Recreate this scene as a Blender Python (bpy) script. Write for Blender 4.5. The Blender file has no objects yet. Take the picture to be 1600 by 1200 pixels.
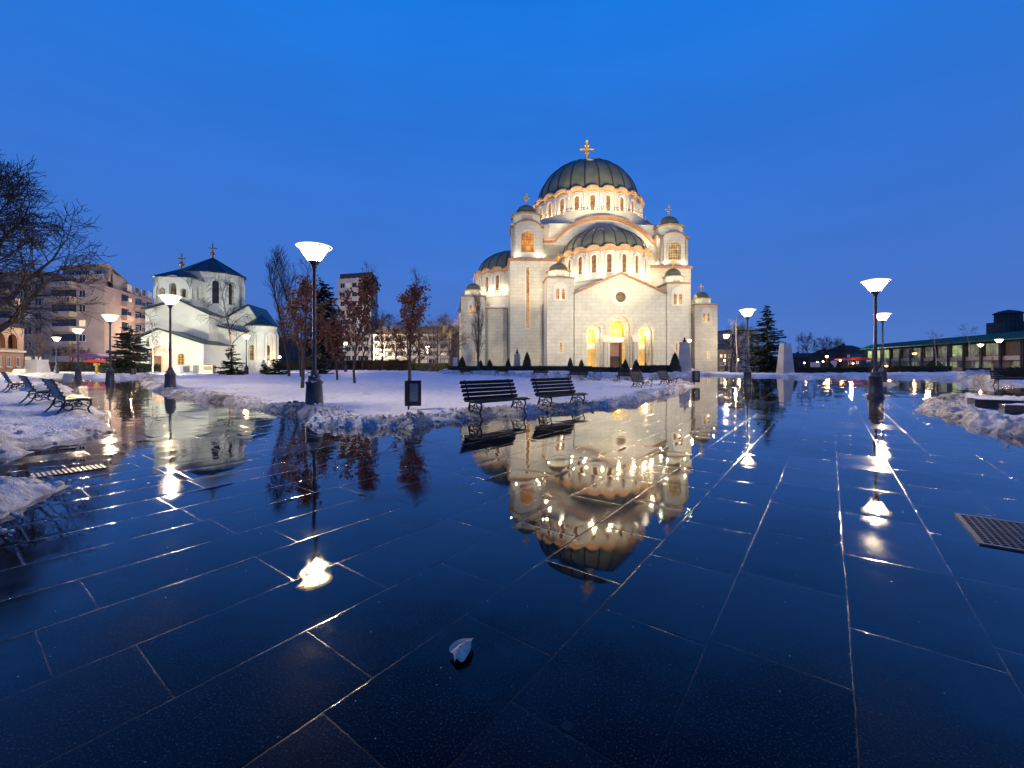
import bpy, math, random
import numpy as np
from mathutils import Matrix, Vector

# ------------------------------------------------------------------ camera, sky, exposure
sc = bpy.context.scene
COL = sc.collection
R = math.radians
CAM_H, FPX, HZ = 1.45, 670.0, 568.0            # eye height, focal length and horizon row for a 1600 px wide frame
cam_d = bpy.data.cameras.new('camera')
cam = bpy.data.objects.new('camera', cam_d); COL.objects.link(cam)
cam_d.sensor_width = 36.0; cam_d.lens = 36.0 * FPX / 1600.0
cam_d.shift_y = -(600.0 - HZ) / 1600.0
cam_d.clip_start = 0.05; cam_d.clip_end = 5000
cam.location = (0, 0, CAM_H); cam.rotation_euler = (R(90), 0, 0)
sc.camera = cam

world = bpy.data.worlds.new('World'); sc.world = world; world.use_nodes = True
nt = world.node_tree; nt.nodes.clear()
out = nt.nodes.new('ShaderNodeOutputWorld')
bg = nt.nodes.new('ShaderNodeBackground'); bg.inputs[1].default_value = 0.10
sky = nt.nodes.new('ShaderNodeTexSky'); sky.sky_type = 'NISHITA'; sky.sun_disc = False
sky.sun_elevation = R(-1.5); sky.sun_rotation = R(180); sky.ozone_density = 6
nt.links.new(sky.outputs[0], bg.inputs[0])
bg2 = nt.nodes.new('ShaderNodeBackground'); bg2.inputs[1].default_value = 1.0
tc = nt.nodes.new('ShaderNodeTexCoord'); sep = nt.nodes.new('ShaderNodeSeparateXYZ')
nt.links.new(tc.outputs['Generated'], sep.inputs[0])
rmp = nt.nodes.new('ShaderNodeValToRGB')
SKY = [(0.0, (0.086, 0.195, 0.560)), (0.10, (0.066, 0.178, 0.570)), (0.26, (0.046, 0.180, 0.635)),
       (0.46, (0.024, 0.175, 0.665)), (0.635, (0.010, 0.185, 0.720)), (0.72, (0.005, 0.070, 0.42)), (0.84, (0.006, 0.075, 0.42)), (1.0, (0.010, 0.10, 0.50))]
els = rmp.color_ramp.elements
els[0].position, els[0].color = SKY[0][0], SKY[0][1] + (1,)
els[1].position, els[1].color = SKY[-1][0], SKY[-1][1] + (1,)
for p, c in SKY[1:-1]:
    e = els.new(p); e.color = c + (1,)
nt.links.new(sep.outputs[2], rmp.inputs[0])
cld = nt.nodes.new('ShaderNodeTexNoise'); cld.inputs['Scale'].default_value = 2.2; cld.inputs['Detail'].default_value = 7; cld.inputs['Roughness'].default_value = .55
stretch = nt.nodes.new('ShaderNodeMapping'); stretch.inputs['Scale'].default_value = (1,1,3.2)
nt.links.new(tc.outputs['Generated'], stretch.inputs[0]); nt.links.new(stretch.outputs[0], cld.inputs['Vector'])
cr = nt.nodes.new('ShaderNodeMapRange'); cr.inputs[1].default_value = .3; cr.inputs[2].default_value = .75; cr.inputs[3].default_value = .94; cr.inputs[4].default_value = 1.07
nt.links.new(cld.outputs[0], cr.inputs[0])
cm = nt.nodes.new('ShaderNodeMix'); cm.data_type = 'RGBA'; cm.blend_type = 'MULTIPLY'; cm.inputs[0].default_value = 1
nt.links.new(rmp.outputs[0], cm.inputs[6]); nt.links.new(cr.outputs[0], cm.inputs[7]); nt.links.new(cm.outputs[2], bg2.inputs[0])
adds = nt.nodes.new('ShaderNodeAddShader')
nt.links.new(bg.outputs[0], adds.inputs[0]); nt.links.new(bg2.outputs[0], adds.inputs[1])
nt.links.new(adds.outputs[0], out.inputs[0])

vs = sc.view_settings
sc.display_settings.display_device = 'sRGB'
vs.view_transform = 'Standard'; vs.look = 'None'; vs.exposure = 0.0; vs.gamma = 1.0; vs.use_curve_mapping = False
sc.render.engine = 'CYCLES'
sc.cycles.max_bounces = 6; sc.cycles.diffuse_bounces = 3; sc.cycles.glossy_bounces = 4
sc.cycles.transparent_max_bounces = 8; sc.cycles.sample_clamp_indirect = 6.0
sc.cycles.caustics_reflective = False; sc.cycles.caustics_refractive = False
sc.cycles.use_denoising = True

# ------------------------------------------------------------------ helpers
def gpt(px, py):
    "ground point seen at a pixel of the 1600 x 1200 photograph"
    Y = FPX * CAM_H / (py - HZ)
    return ((px - 800) / FPX * Y, Y)
def wx(px, Y): return (px - 800) / FPX * Y
def wz(py, Y): return (HZ - py) / FPX * Y + CAM_H

class MB:
    "collects faces and builds them as ONE mesh object"
    def __init__(s): s.v = []; s.f = []; s.m = []; s.cur = 0; s.M = None
    def add(s, vs_, fs):
        b = len(s.v)
        if s.M is not None: vs_ = [tuple(s.M @ Vector(p)) for p in vs_]
        s.v.extend(vs_); s.f.extend([tuple(b + i for i in f) for f in fs]); s.m.extend([s.cur] * len(fs))
    def box(s, x0, x1, y0, y1, z0, z1):
        s.add([(x0,y0,z0),(x1,y0,z0),(x1,y1,z0),(x0,y1,z0),(x0,y0,z1),(x1,y0,z1),(x1,y1,z1),(x0,y1,z1)],
              [(3,2,1,0),(4,5,6,7),(0,1,5,4),(1,2,6,5),(2,3,7,6),(3,0,4,7)])
    def bar(s, p, q, w, h=None, up=(0,0,1)):
        p, q = Vector(p), Vector(q); h = h or w
        d = (q - p).normalized(); u = Vector(up)
        if abs(d.dot(u)) > .95: u = Vector((1,0,0))
        a = d.cross(u).normalized() * w / 2; b = a.cross(d).normalized() * h / 2
        vs_ = [tuple(c + i * a + j * b) for c in (p, q) for i, j in ((-1,-1),(1,-1),(1,1),(-1,1))]
        s.add(vs_, [(3,2,1,0),(4,5,6,7),(0,1,5,4),(1,2,6,5),(2,3,7,6),(3,0,4,7)])
    def poly(s, pts, z0, z1):
        n = len(pts)
        s.add([(x,y,z0) for x,y in pts] + [(x,y,z1) for x,y in pts],
              [tuple(range(n-1,-1,-1)), tuple(range(n,2*n))] + [(i,(i+1)%n,n+(i+1)%n,n+i) for i in range(n)])
    def ext(s, pts, y0, y1):
        "outline in x,z pulled from y0 (front) to y1 (back)"
        n = len(pts)
        s.add([(x,y0,z) for x,z in pts] + [(x,y1,z) for x,z in pts],
              [tuple(range(n)), tuple(range(2*n-1,n-1,-1))] + [((i+1)%n,i,n+i,n+(i+1)%n) for i in range(n)])
    def lathe(s, prof, n=24, cx=0, cy=0, a0=0, a1=2*math.pi, capb=False, capt=False):
        full = abs(a1 - a0 - 2*math.pi) < 1e-6; k = n if full else n + 1
        vs_ = [(cx + r*math.sin(a0+(a1-a0)*i/n), cy - r*math.cos(a0+(a1-a0)*i/n), z) for r, z in prof for i in range(k)]
        fs = []
        for j in range(len(prof)-1):
            for i in range(n):
                i2 = (i+1) % k
                fs.append((j*k+i, j*k+i2, (j+1)*k+i2, (j+1)*k+i))
        if capb: fs.append(tuple(range(k-1,-1,-1)))
        if capt: fs.append(tuple((len(prof)-1)*k + i for i in range(k)))
        s.add(vs_, fs)
    def tube(s, pts, rad, n=5, cap=True):
        pts = [Vector(p) for p in pts]
        if not isinstance(rad, (list, tuple)): rad = [rad]*len(pts)
        vs_ = []; a = None
        for i, p in enumerate(pts):
            d = (pts[min(i+1,len(pts)-1)] - pts[max(i-1,0)])
            if d.length < 1e-9: d = Vector((0,0,1))
            d.normalize()
            if a is None:
                a = d.cross(Vector((0,0,1)) if abs(d.z) < .9 else Vector((1,0,0))).normalized()
            else:
                a = a - d*a.dot(d)
                a = a.normalized() if a.length > 1e-6 else d.orthogonal().normalized()
            b = d.cross(a)
            for k in range(n):
                t = 2*math.pi*k/n
                vs_.append(tuple(p + (a*math.cos(t) + b*math.sin(t))*rad[i]))
        fs = [(j*n+k, j*n+(k+1)%n, (j+1)*n+(k+1)%n, (j+1)*n+k) for j in range(len(pts)-1) for k in range(n)]
        if cap: fs += [tuple(range(n-1,-1,-1)), tuple((len(pts)-1)*n+k for k in range(n))]
        s.add(vs_, fs)
    def ring(s, c, r, t, axis='x', n=14):
        pts = []
        for i in range(n+1):
            a = 2*math.pi*i/n
            d = {'x':(0,math.cos(a),math.sin(a)),'y':(math.cos(a),0,math.sin(a)),'z':(math.cos(a),math.sin(a),0)}[axis]
            pts.append((c[0]+d[0]*r, c[1]+d[1]*r, c[2]+d[2]*r))
        s.tube(pts, t, 5, cap=False)
    def arch(s, cx, hw, zb, sp, y0, y1, n=12):
        pts = [(cx-hw,zb),(cx+hw,zb)] + [(cx+hw*math.cos(math.pi*i/n), sp+hw*math.sin(math.pi*i/n)) for i in range(n+1)]
        s.ext(pts, y0, y1)
    def band(s, cx, hi, ho, zb, sp, y0, y1, n=12):
        "arched band between half widths hi and ho"
        def line(h): return [(cx-h,zb)] + [(cx-h*math.cos(math.pi*i/n), sp+h*math.sin(math.pi*i/n)) for i in range(n+1)] + [(cx+h,zb)]
        A, B = line(hi), line(ho); k = len(A)
        vs_ = [(x,y0,z) for x,z in A] + [(x,y0,z) for x,z in B] + [(x,y1,z) for x,z in A] + [(x,y1,z) for x,z in B]
        fs = []
        for i in range(k-1):
            fs += [(i,i+1,k+i+1,k+i), (2*k+i+1,2*k+i,3*k+i,3*k+i+1), (i+1,i,2*k+i,2*k+i+1), (k+i,k+i+1,3*k+i+1,3*k+i)]
        fs += [(0,k,3*k,2*k), (k-1,2*k-1+0,0+4*k-1,3*k-1)]
        s.add(vs_, fs)
    def ribbon(s, pts, y0, y1, t):
        "coping that follows a polyline in x,z"
        n = len(pts)
        vs_ = [(x,y,z+dz) for dz in (0,t) for y in (y0,y1) for x,z in pts]
        fs = []
        for i in range(n-1):
            fs += [(i,n+i,n+i+1,i+1),(2*n+i,2*n+i+1,3*n+i+1,3*n+i),(i,i+1,2*n+i+1,2*n+i),(n+i+1,n+i,3*n+i,3*n+i+1)]
        fs += [(0,2*n,3*n,n),(n-1,2*n-1,4*n-1,3*n-1)]
        s.add(vs_, fs)
    def wall(s, x0, x1, zb, top, ops, y0, y1, extra=()):
        "upright wall with arched openings (cx, half width, sill, spring) and any top line"
        xs = {round(x0,5), round(x1,5)} | {round(e,5) for e in extra}
        for cx, hw, sl, sp in ops:
            xs |= {round(cx - hw*math.cos(math.pi*i/14),5) for i in range(15)}
        xs = sorted(x for x in xs if x0-1e-4 <= x <= x1+1e-4)
        def at(x0_, x1_):
            m = (x0_+x1_)/2
            for o in ops:
                if abs(m-o[0]) < o[1]: return o
        def az(o, x): return o[3] + math.sqrt(max(0, o[1]**2-(x-o[0])**2))
        def q(a, b, za, zb_, ta, tb):
            s.add([(a,y0,za),(b,y0,zb_),(b,y0,tb),(a,y0,ta),(a,y1,za),(b,y1,zb_),(b,y1,tb),(a,y1,ta)], [(0,1,2,3),(5,4,7,6)])
        for a, b in zip(xs, xs[1:]):
            o = at(a, b); ta, tb = top(a), top(b)
            if o is None: q(a, b, zb, zb, ta, tb)
            else:
                if o[2] > zb+1e-4:
                    q(a, b, zb, zb, o[2], o[2]); s.add([(a,y0,o[2]),(b,y0,o[2]),(b,y1,o[2]),(a,y1,o[2])], [(0,1,2,3)])
                q(a, b, az(o,a), az(o,b), ta, tb)
                s.add([(a,y0,az(o,a)),(b,y0,az(o,b)),(b,y1,az(o,b)),(a,y1,az(o,a))], [(3,2,1,0)])
            s.add([(a,y0,ta),(b,y0,tb),(b,y1,tb),(a,y1,ta)], [(0,1,2,3)])
        for cx, hw, sl, sp in ops:
            for sgn in (-1, 1):
                x = cx+sgn*hw; b = max(sl, zb)
                s.add([(x,y0,b),(x,y1,b),(x,y1,sp),(x,y0,sp)], [(0,1,2,3)])
        for x in (x0, x1):
            s.add([(x,y0,zb),(x,y1,zb),(x,y1,top(x)),(x,y0,top(x))], [(0,1,2,3)])
    def build(s, name, mats, parent=None, smooth=None, loc=None):
        me = bpy.data.meshes.new(name); me.from_pydata(s.v, [], s.f)
        if not isinstance(mats, (list, tuple)): mats = [mats]
        for m in mats: me.materials.append(m)
        if any(s.m): me.polygons.foreach_set('material_index', s.m)
        if smooth is not None:
            me.polygons.foreach_set('use_smooth', [True]*len(me.polygons))
            me.set_sharp_from_angle(angle=R(smooth))
        me.update()
        o = bpy.data.objects.new(name, me); COL.objects.link(o)
        if parent: o.parent = parent
        if loc: o.location = loc
        return o

def tag(o, label=None, cat=None, group=None, kind=None):
    if label: o['label'] = label
    if cat: o['category'] = cat
    if group: o['group'] = group
    if kind: o['kind'] = kind
    return o
def thing(name, label, cat, loc=(0,0,0), rz=0, group=None):
    o = bpy.data.objects.new(name, None); COL.objects.link(o)
    o.location = loc; o.rotation_euler = (0,0,rz); o.empty_display_size = .3
    return tag(o, label, cat, group)
def dup(o, loc=None, rz=None, label=None, group=None, scale=None, parent=None):
    c = o.copy(); COL.objects.link(c)
    if parent is not None: c.parent = parent
    if loc is not None: c.location = loc
    if rz is not None: c.rotation_euler = (0,0,rz)
    if scale is not None: c.scale = scale if isinstance(scale, (tuple, list)) else (scale,)*3
    if label: c['label'] = label
    if group: c['group'] = group
    for ch in list(o.children): dup(ch, parent=c)
    return c
def light(kind, name, loc, power, color, **kw):
    l = bpy.data.lights.new(name, kind); l.energy = power; l.color = color
    o = bpy.data.objects.new(name, l); COL.objects.link(o); o.location = loc
    to = kw.pop('to', None); par = kw.pop('parent', None)
    for k, v in kw.items(): setattr(l, k, v)
    if par: o.parent = par
    if to is not None: o.rotation_euler = (Vector(to)-Vector(loc)).to_track_quat('-Z','Y').to_euler()
    return o

# ------------------------------------------------------------------ materials
def new_mat(name):
    m = bpy.data.materials.new(name); m.use_nodes = True
    return m, m.node_tree.nodes, m.node_tree.links, m.node_tree.nodes['Principled BSDF']
def mat(name, col, rough=.7, metal=0, var=.25, vscale=3., bump=0., bscale=20., emit=None, estr=0, spec=None, col2=None):
    m, n, l, b = new_mat(name)
    b.inputs['Roughness'].default_value = rough; b.inputs['Metallic'].default_value = metal
    if spec is not None: b.inputs['Specular IOR Level'].default_value = spec
    t = n.new('ShaderNodeTexCoord')
    nz = n.new('ShaderNodeTexNoise'); nz.inputs['Scale'].default_value = vscale; nz.inputs['Detail'].default_value = 6
    l.new(t.outputs['Object'], nz.inputs['Vector'])
    r = n.new('ShaderNodeValToRGB')
    c1 = tuple(c*(1-var) for c in col); c2 = col2 or tuple(min(1, c*(1+var)) for c in col)
    r.color_ramp.elements[0].position = .3; r.color_ramp.elements[1].position = .7
    r.color_ramp.elements[0].color = c1+(1,); r.color_ramp.elements[1].color = tuple(c2)+(1,)
    l.new(nz.outputs[0], r.inputs[0]); l.new(r.outputs[0], b.inputs['Base Color'])
    if bump:
        n2 = n.new('ShaderNodeTexNoise'); n2.inputs['Scale'].default_value = bscale; n2.inputs['Detail'].default_value = 5
        l.new(t.outputs['Object'], n2.inputs['Vector'])
        bp = n.new('ShaderNodeBump'); bp.inputs['Strength'].default_value = bump; bp.inputs['Distance'].default_value = .05
        l.new(n2.outputs[0], bp.inputs['Height']); l.new(bp.outputs[0], b.inputs['Normal'])
    if emit:
        b.inputs['Emission Color'].default_value = tuple(emit)+(1,); b.inputs['Emission Strength'].default_value = estr
    return m
def glow(name, col, strength):
    m, n, l, b = new_mat(name)
    b.inputs['Base Color'].default_value = (.5,.5,.5,1)
    b.inputs['Emission Color'].default_value = tuple(col)+(1,); b.inputs['Emission Strength'].default_value = strength
    return m
def stone(name, col, bw=1.7, bh=.85, joint=.5, stain=.25, mortar=.012):
    "coursed ashlar, laid along the wall whichever way it faces"
    m, n, l, b = new_mat(name); b.inputs['Roughness'].default_value = .65
    t = n.new('ShaderNodeTexCoord'); sp = n.new('ShaderNodeSeparateXYZ'); l.new(t.outputs['Object'], sp.inputs[0])
    ad = n.new('ShaderNodeMath'); l.new(sp.outputs[0], ad.inputs[0]); l.new(sp.outputs[1], ad.inputs[1])
    cb = n.new('ShaderNodeCombineXYZ'); l.new(ad.outputs[0], cb.inputs[0]); l.new(sp.outputs[2], cb.inputs[1])
    br = n.new('ShaderNodeTexBrick'); l.new(cb.outputs[0], br.inputs['Vector'])
    br.inputs['Scale'].default_value = 1; br.inputs['Brick Width'].default_value = bw; br.inputs['Row Height'].default_value = bh
    br.inputs['Mortar Size'].default_value = mortar; br.inputs['Mortar Smooth'].default_value = .3
    br.inputs['Color1'].default_value = tuple(col)+(1,); br.inputs['Color2'].default_value = tuple(c*.92 for c in col)+(1,)
    br.inputs['Mortar'].default_value = tuple(c*joint for c in col)+(1,)
    nz = n.new('ShaderNodeTexNoise'); nz.inputs['Scale'].default_value = .35; nz.inputs['Detail'].default_value = 9; nz.inputs['Roughness'].default_value = .7
    l.new(t.outputs['Object'], nz.inputs['Vector'])
    rp = n.new('ShaderNodeMapRange'); rp.inputs[1].default_value = .35; rp.inputs[2].default_value = .7
    rp.inputs[3].default_value = 1-stain; rp.inputs[4].default_value = 1.05
    l.new(nz.outputs[0], rp.inputs[0])
    mx = n.new('ShaderNodeMix'); mx.data_type = 'RGBA'; mx.blend_type = 'MULTIPLY'; mx.inputs[0].default_value = 1
    l.new(br.outputs[0], mx.inputs[6]); l.new(rp.outputs[0], mx.inputs[7]); l.new(mx.outputs[2], b.inputs['Base Color'])
    bp = n.new('ShaderNodeBump'); bp.inputs['Strength'].default_value = .4; bp.inputs['Distance'].default_value = .03; bp.invert = True
    l.new(br.outputs['Fac'], bp.inputs['Height']); l.new(bp.outputs[0], b.inputs['Normal'])
    return m
def lit_window(name, col, strength, sx=.45, sy=.5, bars=(.10,.05,.02), var=.6, nscale=.8):
    "glowing leaded pane with dark glazing bars"
    m, n, l, b = new_mat(name)
    t = n.new('ShaderNodeTexCoord'); sp = n.new('ShaderNodeSeparateXYZ'); l.new(t.outputs['Object'], sp.inputs[0])
    ad = n.new('ShaderNodeMath'); l.new(sp.outputs[0], ad.inputs[0]); l.new(sp.outputs[1], ad.inputs[1])
    cb = n.new('ShaderNodeCombineXYZ'); l.new(ad.outputs[0], cb.inputs[0]); l.new(sp.outputs[2], cb.inputs[1])
    br = n.new('ShaderNodeTexBrick'); l.new(cb.outputs[0], br.inputs['Vector']); br.offset = 0
    br.inputs['Scale'].default_value = 1; br.inputs['Brick Width'].default_value = sx; br.inputs['Row Height'].default_value = sy
    br.inputs['Mortar Size'].default_value = .06; br.inputs['Mortar Smooth'].default_value = .2
    br.inputs['Color1'].default_value = tuple(col)+(1,); br.inputs['Color2'].default_value = tuple(c*.6 for c in col)+(1,)
    br.inputs['Mortar'].default_value = tuple(bars)+(1,)
    nz = n.new('ShaderNodeTexNoise'); nz.inputs['Scale'].default_value = nscale; nz.inputs['Detail'].default_value = 3
    l.new(t.outputs['Object'], nz.inputs['Vector'])
    rp = n.new('ShaderNodeMapRange'); rp.inputs[1].default_value = .35; rp.inputs[2].default_value = .65
    rp.inputs[3].default_value = strength*(1-var); rp.inputs[4].default_value = strength*(1+var)
    l.new(nz.outputs[0], rp.inputs[0])
    b.inputs['Base Color'].default_value = (.08,.05,.03,1); b.inputs['Roughness'].default_value = .25
    l.new(br.outputs[0], b.inputs['Emission Color']); l.new(rp.outputs[0], b.inputs['Emission Strength'])
    return m

M_MARBLE = stone('white_marble', (.66,.62,.53), 2.4, .95, .58, .20, .03)
M_PLAIN = mat('smooth_marble', (.68,.64,.56), .6, var=.06, vscale=.6)
M_EAVES = mat('pale_copper_eaves', (.50,.31,.18), .5, var=.2, vscale=1.5)
M_COPPER = mat('copper_coping', (.38,.20,.11), .5, var=.25, vscale=1.5)
M_LEAD = mat('dome_sheet', (.165,.17,.105), .45, .1, var=.22, vscale=.35)
M_RIB = mat('dark_dome_seam', (.05,.045,.035), .5)
M_GOLD = mat('gilded_metal', (.90,.52,.06), .42, .35, var=.1)
M_AMBER = lit_window('amber_pane', (1,.42,.07), 1.0)
M_AMBER_BIG = lit_window('belfry_glow', (1,.36,.03), .95, .42, 1.6, var=.5, nscale=.5)
M_IRON = mat('black_iron', (.022,.022,.026), .42, .6, var=.3, vscale=8, bump=.1, bscale=40)
M_GREYIRON = mat('grey_painted_iron', (.06,.062,.075), .38, .3, var=.3, vscale=6, bump=.08, bscale=30)
def lamp_glass(name, col, s):
    m, n, l, b = new_mat(name); b.inputs['Base Color'].default_value = (.8,.8,.8,1); b.inputs['Roughness'].default_value = .3
    b.inputs['Emission Color'].default_value = tuple(col)+(1,); b.inputs['Emission Strength'].default_value = s
    b.inputs['Alpha'].default_value = .35
    return m
M_LAMP = lamp_glass('lamp_glass', (1,.80,.50), 9)
M_LAMP_ORANGE = lamp_glass('sodium_lamp_glass', (1,.45,.12), 22)
M_GLOBE = glow('orange_globe_glass', (1,.45,.13), 40)
M_WOOD = mat('dark_wet_wood', (.028,.022,.02), .32, var=.4, vscale=14, bump=.15, bscale=60)
M_BARK = mat('dark_bark', (.045,.034,.03), .9, var=.4, vscale=12, bump=.4, bscale=30)
M_TWIG = mat('bare_twigs', (.05,.036,.034), .9, var=.3)
M_BIRCH = mat('birch_bark', (.30,.28,.26), .8, var=.5, vscale=5)
M_OAKLEAF = mat('withered_oak_leaves', (.13,.048,.027), .8, var=.5, vscale=2.5)
M_NEEDLE = mat('spruce_needles', (.028,.05,.022), .7, var=.45, vscale=1.5)
M_HEDGE = mat('clipped_box_leaves', (.03,.045,.018), .75, var=.45, vscale=2)
M_PLASTER = mat('pale_plaster', (.62,.63,.55), .8, var=.1, vscale=.5, bump=.1, bscale=6)
M_BLUEROOF = mat('blue_green_sheet_roof', (.016,.050,.070), .4, .3, var=.35, vscale=1.2)
M_DARKGLASS = mat('dark_window_glass', (.018,.022,.032), .08, var=.3, vscale=1)

# ------------------------------------------------------------------ ground: wet granite slabs
AZ = math.atan((1297-800)/FPX)
UX, UY = math.sin(AZ), math.cos(AZ)             # along the long joints
VX, VY = math.cos(AZ), -math.sin(AZ)            # across them
SLAB = .592
def granite():
    m, n, l, b = new_mat('wet_granite_slabs')
    geo = n.new('ShaderNodeNewGeometry')
    def math_(op, a, b_=None, c=None):
        x = n.new('ShaderNodeMath'); x.operation = op
        for i, v in enumerate((a, b_, c)):
            if v is None: continue
            if isinstance(v, (int, float)): x.inputs[i].default_value = v
            else: l.new(v, x.inputs[i])
        return x.outputs[0]
    def dot(v):
        x = n.new('ShaderNodeVectorMath'); x.operation = 'DOT_PRODUCT'
        l.new(geo.outputs['Position'], x.inputs[0]); x.inputs[1].default_value = v
        return x.outputs['Value']
    def noise(scale, det=4, rgh=.5):
        x = n.new('ShaderNodeTexNoise'); x.inputs['Scale'].default_value = scale; x.inputs['Detail'].default_value = det
        x.inputs['Roughness'].default_value = rgh; l.new(geo.outputs['Position'], x.inputs['Vector']); return x.outputs[0]
    wv = math_('MULTIPLY_ADD', noise(1.3, 2), .016, -.008); wf = math_('MULTIPLY_ADD', noise(26, 3), .010, -.005)
    u, v = math_('ADD', dot((UX,UY,0)), wf), math_('ADD', dot((VX,VY,0)), math_('ADD', wv, wf))
    vr = math_('DIVIDE', math_('SUBTRACT', v, .083), SLAB); row = math_('FLOOR', vr); fv = math_('FRACT', vr)
    w1 = n.new('ShaderNodeTexWhiteNoise'); w1.noise_dimensions = '1D'; l.new(row, w1.inputs['W'])
    L = math_('MULTIPLY_ADD', w1.outputs['Value'], .5, .85)
    ur = math_('ADD', math_('DIVIDE', u, L), math_('MULTIPLY', w1.outputs['Value'], 57.3))
    colu = math_('FLOOR', ur); fu = math_('FRACT', ur)
    du = math_('MULTIPLY', math_('MINIMUM', fu, math_('SUBTRACT', 1, fu)), L)
    dv = math_('MULTIPLY', math_('MINIMUM', fv, math_('SUBTRACT', 1, fv)), SLAB)
    d = math_('MINIMUM', du, dv)
    cb = n.new('ShaderNodeCombineXYZ'); l.new(row, cb.inputs[0]); l.new(colu, cb.inputs[1])
    w2 = n.new('ShaderNodeTexWhiteNoise'); w2.noise_dimensions = '2D'; l.new(cb.outputs[0], w2.inputs['Vector'])
    rnd, rcol = w2.outputs['Value'], w2.outputs['Color']
    def rng(x, a, b_, c, d_):
        r = n.new('ShaderNodeMapRange'); r.inputs[1].default_value = a; r.inputs[2].default_value = b_
        r.inputs[3].default_value = c; r.inputs[4].default_value = d_; l.new(x, r.inputs[0]); return r.outputs[0]
    joint = math_('MULTIPLY', rng(d, .0012, .0048, 1, 0), rng(noise(5, 4, .6), .35, .6, .35, 1))
    patch = rng(noise(.45, 6, .66), .38, .52, 0, 1)
    pool = rng(math_('ADD', dot((.12,1,0)), math_('MULTIPLY_ADD', noise(.9, 5, .65), 3.0, -1.5)), 1.5, 2.9, 0, 1); pool.node.interpolation_type = 'SMOOTHSTEP'
    wet = math_('MULTIPLY', pool, math_('MULTIPLY_ADD', patch, .42, .58))    # rain water stands beyond the first slabs
    dry = math_('SUBTRACT', 1, wet)
    # colour: dark granite with a pale speckle, slab to slab tone, chewing gum spots
    speck = rng(noise(100, 5, .85), .57, .70, 0, 1)
    stain = rng(noise(1.1, 6, .65), .45, .70, 0, .006)
    tone = math_('ADD', math_('ADD', math_('MULTIPLY_ADD', rnd, .006, .0005), math_('MULTIPLY', math_('GREATER_THAN', rnd, .9), .025)), stain)
    base = math_('ADD', tone, math_('MULTIPLY', speck, math_('MULTIPLY_ADD', dry, .16, .05)))
    vor = n.new('ShaderNodeTexVoronoi'); vor.inputs['Scale'].default_value = 3.4; l.new(geo.outputs['Position'], vor.inputs['Vector'])
    sepc = n.new('ShaderNodeSeparateColor'); l.new(vor.outputs['Color'], sepc.inputs[0])
    wob = math_('MULTIPLY_ADD', noise(60, 2), .03, -.015)
    gum = math_('MULTIPLY', math_('LESS_THAN', math_('ADD', vor.outputs['Distance'], wob), math_('MULTIPLY', sepc.outputs[1], .10)), math_('GREATER_THAN', sepc.outputs[0], .74))
    gum = math_('MULTIPLY', gum, sepc.outputs[2])
    vor2 = n.new('ShaderNodeTexVoronoi'); vor2.inputs['Scale'].default_value = 21; l.new(geo.outputs['Position'], vor2.inputs['Vector'])
    sepd = n.new('ShaderNodeSeparateColor'); l.new(vor2.outputs['Color'], sepd.inputs[0])
    grit = math_('MULTIPLY', math_('LESS_THAN', vor2.outputs['Distance'], math_('MULTIPLY', sepd.outputs[1], .10)), math_('GREATER_THAN', sepd.outputs[0], .86))
    spots = math_('MAXIMUM', math_('MULTIPLY', gum, .8), math_('MULTIPLY', grit, .6))
    mix = n.new('ShaderNodeMix'); mix.data_type = 'RGBA'
    l.new(spots, mix.inputs[0])
    cmb = n.new('ShaderNodeCombineColor'); l.new(base, cmb.inputs[0]); l.new(base, cmb.inputs[1]); l.new(math_('MULTIPLY', base, 1.25), cmb.inputs[2])
    l.new(cmb.outputs[0], mix.inputs[6]); mix.inputs[7].default_value = (.58,.58,.60,1)
    jm = n.new('ShaderNodeMix'); jm.data_type = 'RGBA'; l.new(math_('MULTIPLY', joint, .8), jm.inputs[0])
    l.new(mix.outputs[2], jm.inputs[6]); jm.inputs[7].default_value = (.05,.045,.04,1)
    l.new(jm.outputs[2], b.inputs['Base Color']); jm.inputs[7].default_value = (.016,.014,.012,1)
    # gloss
    rough = math_('ADD', math_('MULTIPLY', math_('SUBTRACT', 1, wet), math_('MULTIPLY_ADD', rnd, .07, .07)), .009)
    rough = math_('ADD', rough, math_('MULTIPLY', math_('GREATER_THAN', rnd, .95), .06))
    rough = math_('ADD', rough, math_('ADD', math_('MULTIPLY', spots, .35), math_('MULTIPLY', joint, .25)))
    l.new(rough, b.inputs['Roughness'])
    b.inputs['IOR'].default_value = 1.9; b.inputs['Specular Tint'].default_value = (.02,.025,.06,1)
    l.new(math_('MULTIPLY', wet, .72), b.inputs['Coat Weight']); l.new(math_('MULTIPLY_ADD', wet, .28, .22), b.inputs['Specular IOR Level']); b.inputs['Coat IOR'].default_value = 1.33; l.new(rough, b.inputs['Coat Roughness'])
    # relief: rounded slab edges, flamed grain, slow undulation of the water film
    edge = rng(d, .0, .012, 0, 1); edge.node.interpolation_type = 'SMOOTHSTEP'
    dish = rng(d, .0, .12, 0, 1); dish.node.interpolation_type = 'SMOOTHSTEP'
    grain = math_('MULTIPLY', noise(110, 4, .7), math_('MULTIPLY_ADD', wet, -.96, 1))
    slow = noise(1.2, 2, .4)
    mid = math_('MULTIPLY', noise(24, 3, .5), math_('MULTIPLY_ADD', wet, -.9, 1))
    h = math_('ADD', math_('MULTIPLY', math_('SUBTRACT', edge, 1), rng(noise(3.1, 4, .6), .42, .68, .0002, .0015)), math_('MULTIPLY', dish, .0005))
    h = math_('ADD', h, math_('MULTIPLY', grain, .00036))
    h = math_('ADD', h, math_('MULTIPLY', mid, .00006))
    h = math_('ADD', h, math_('MULTIPLY', slow, .00025))
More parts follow.
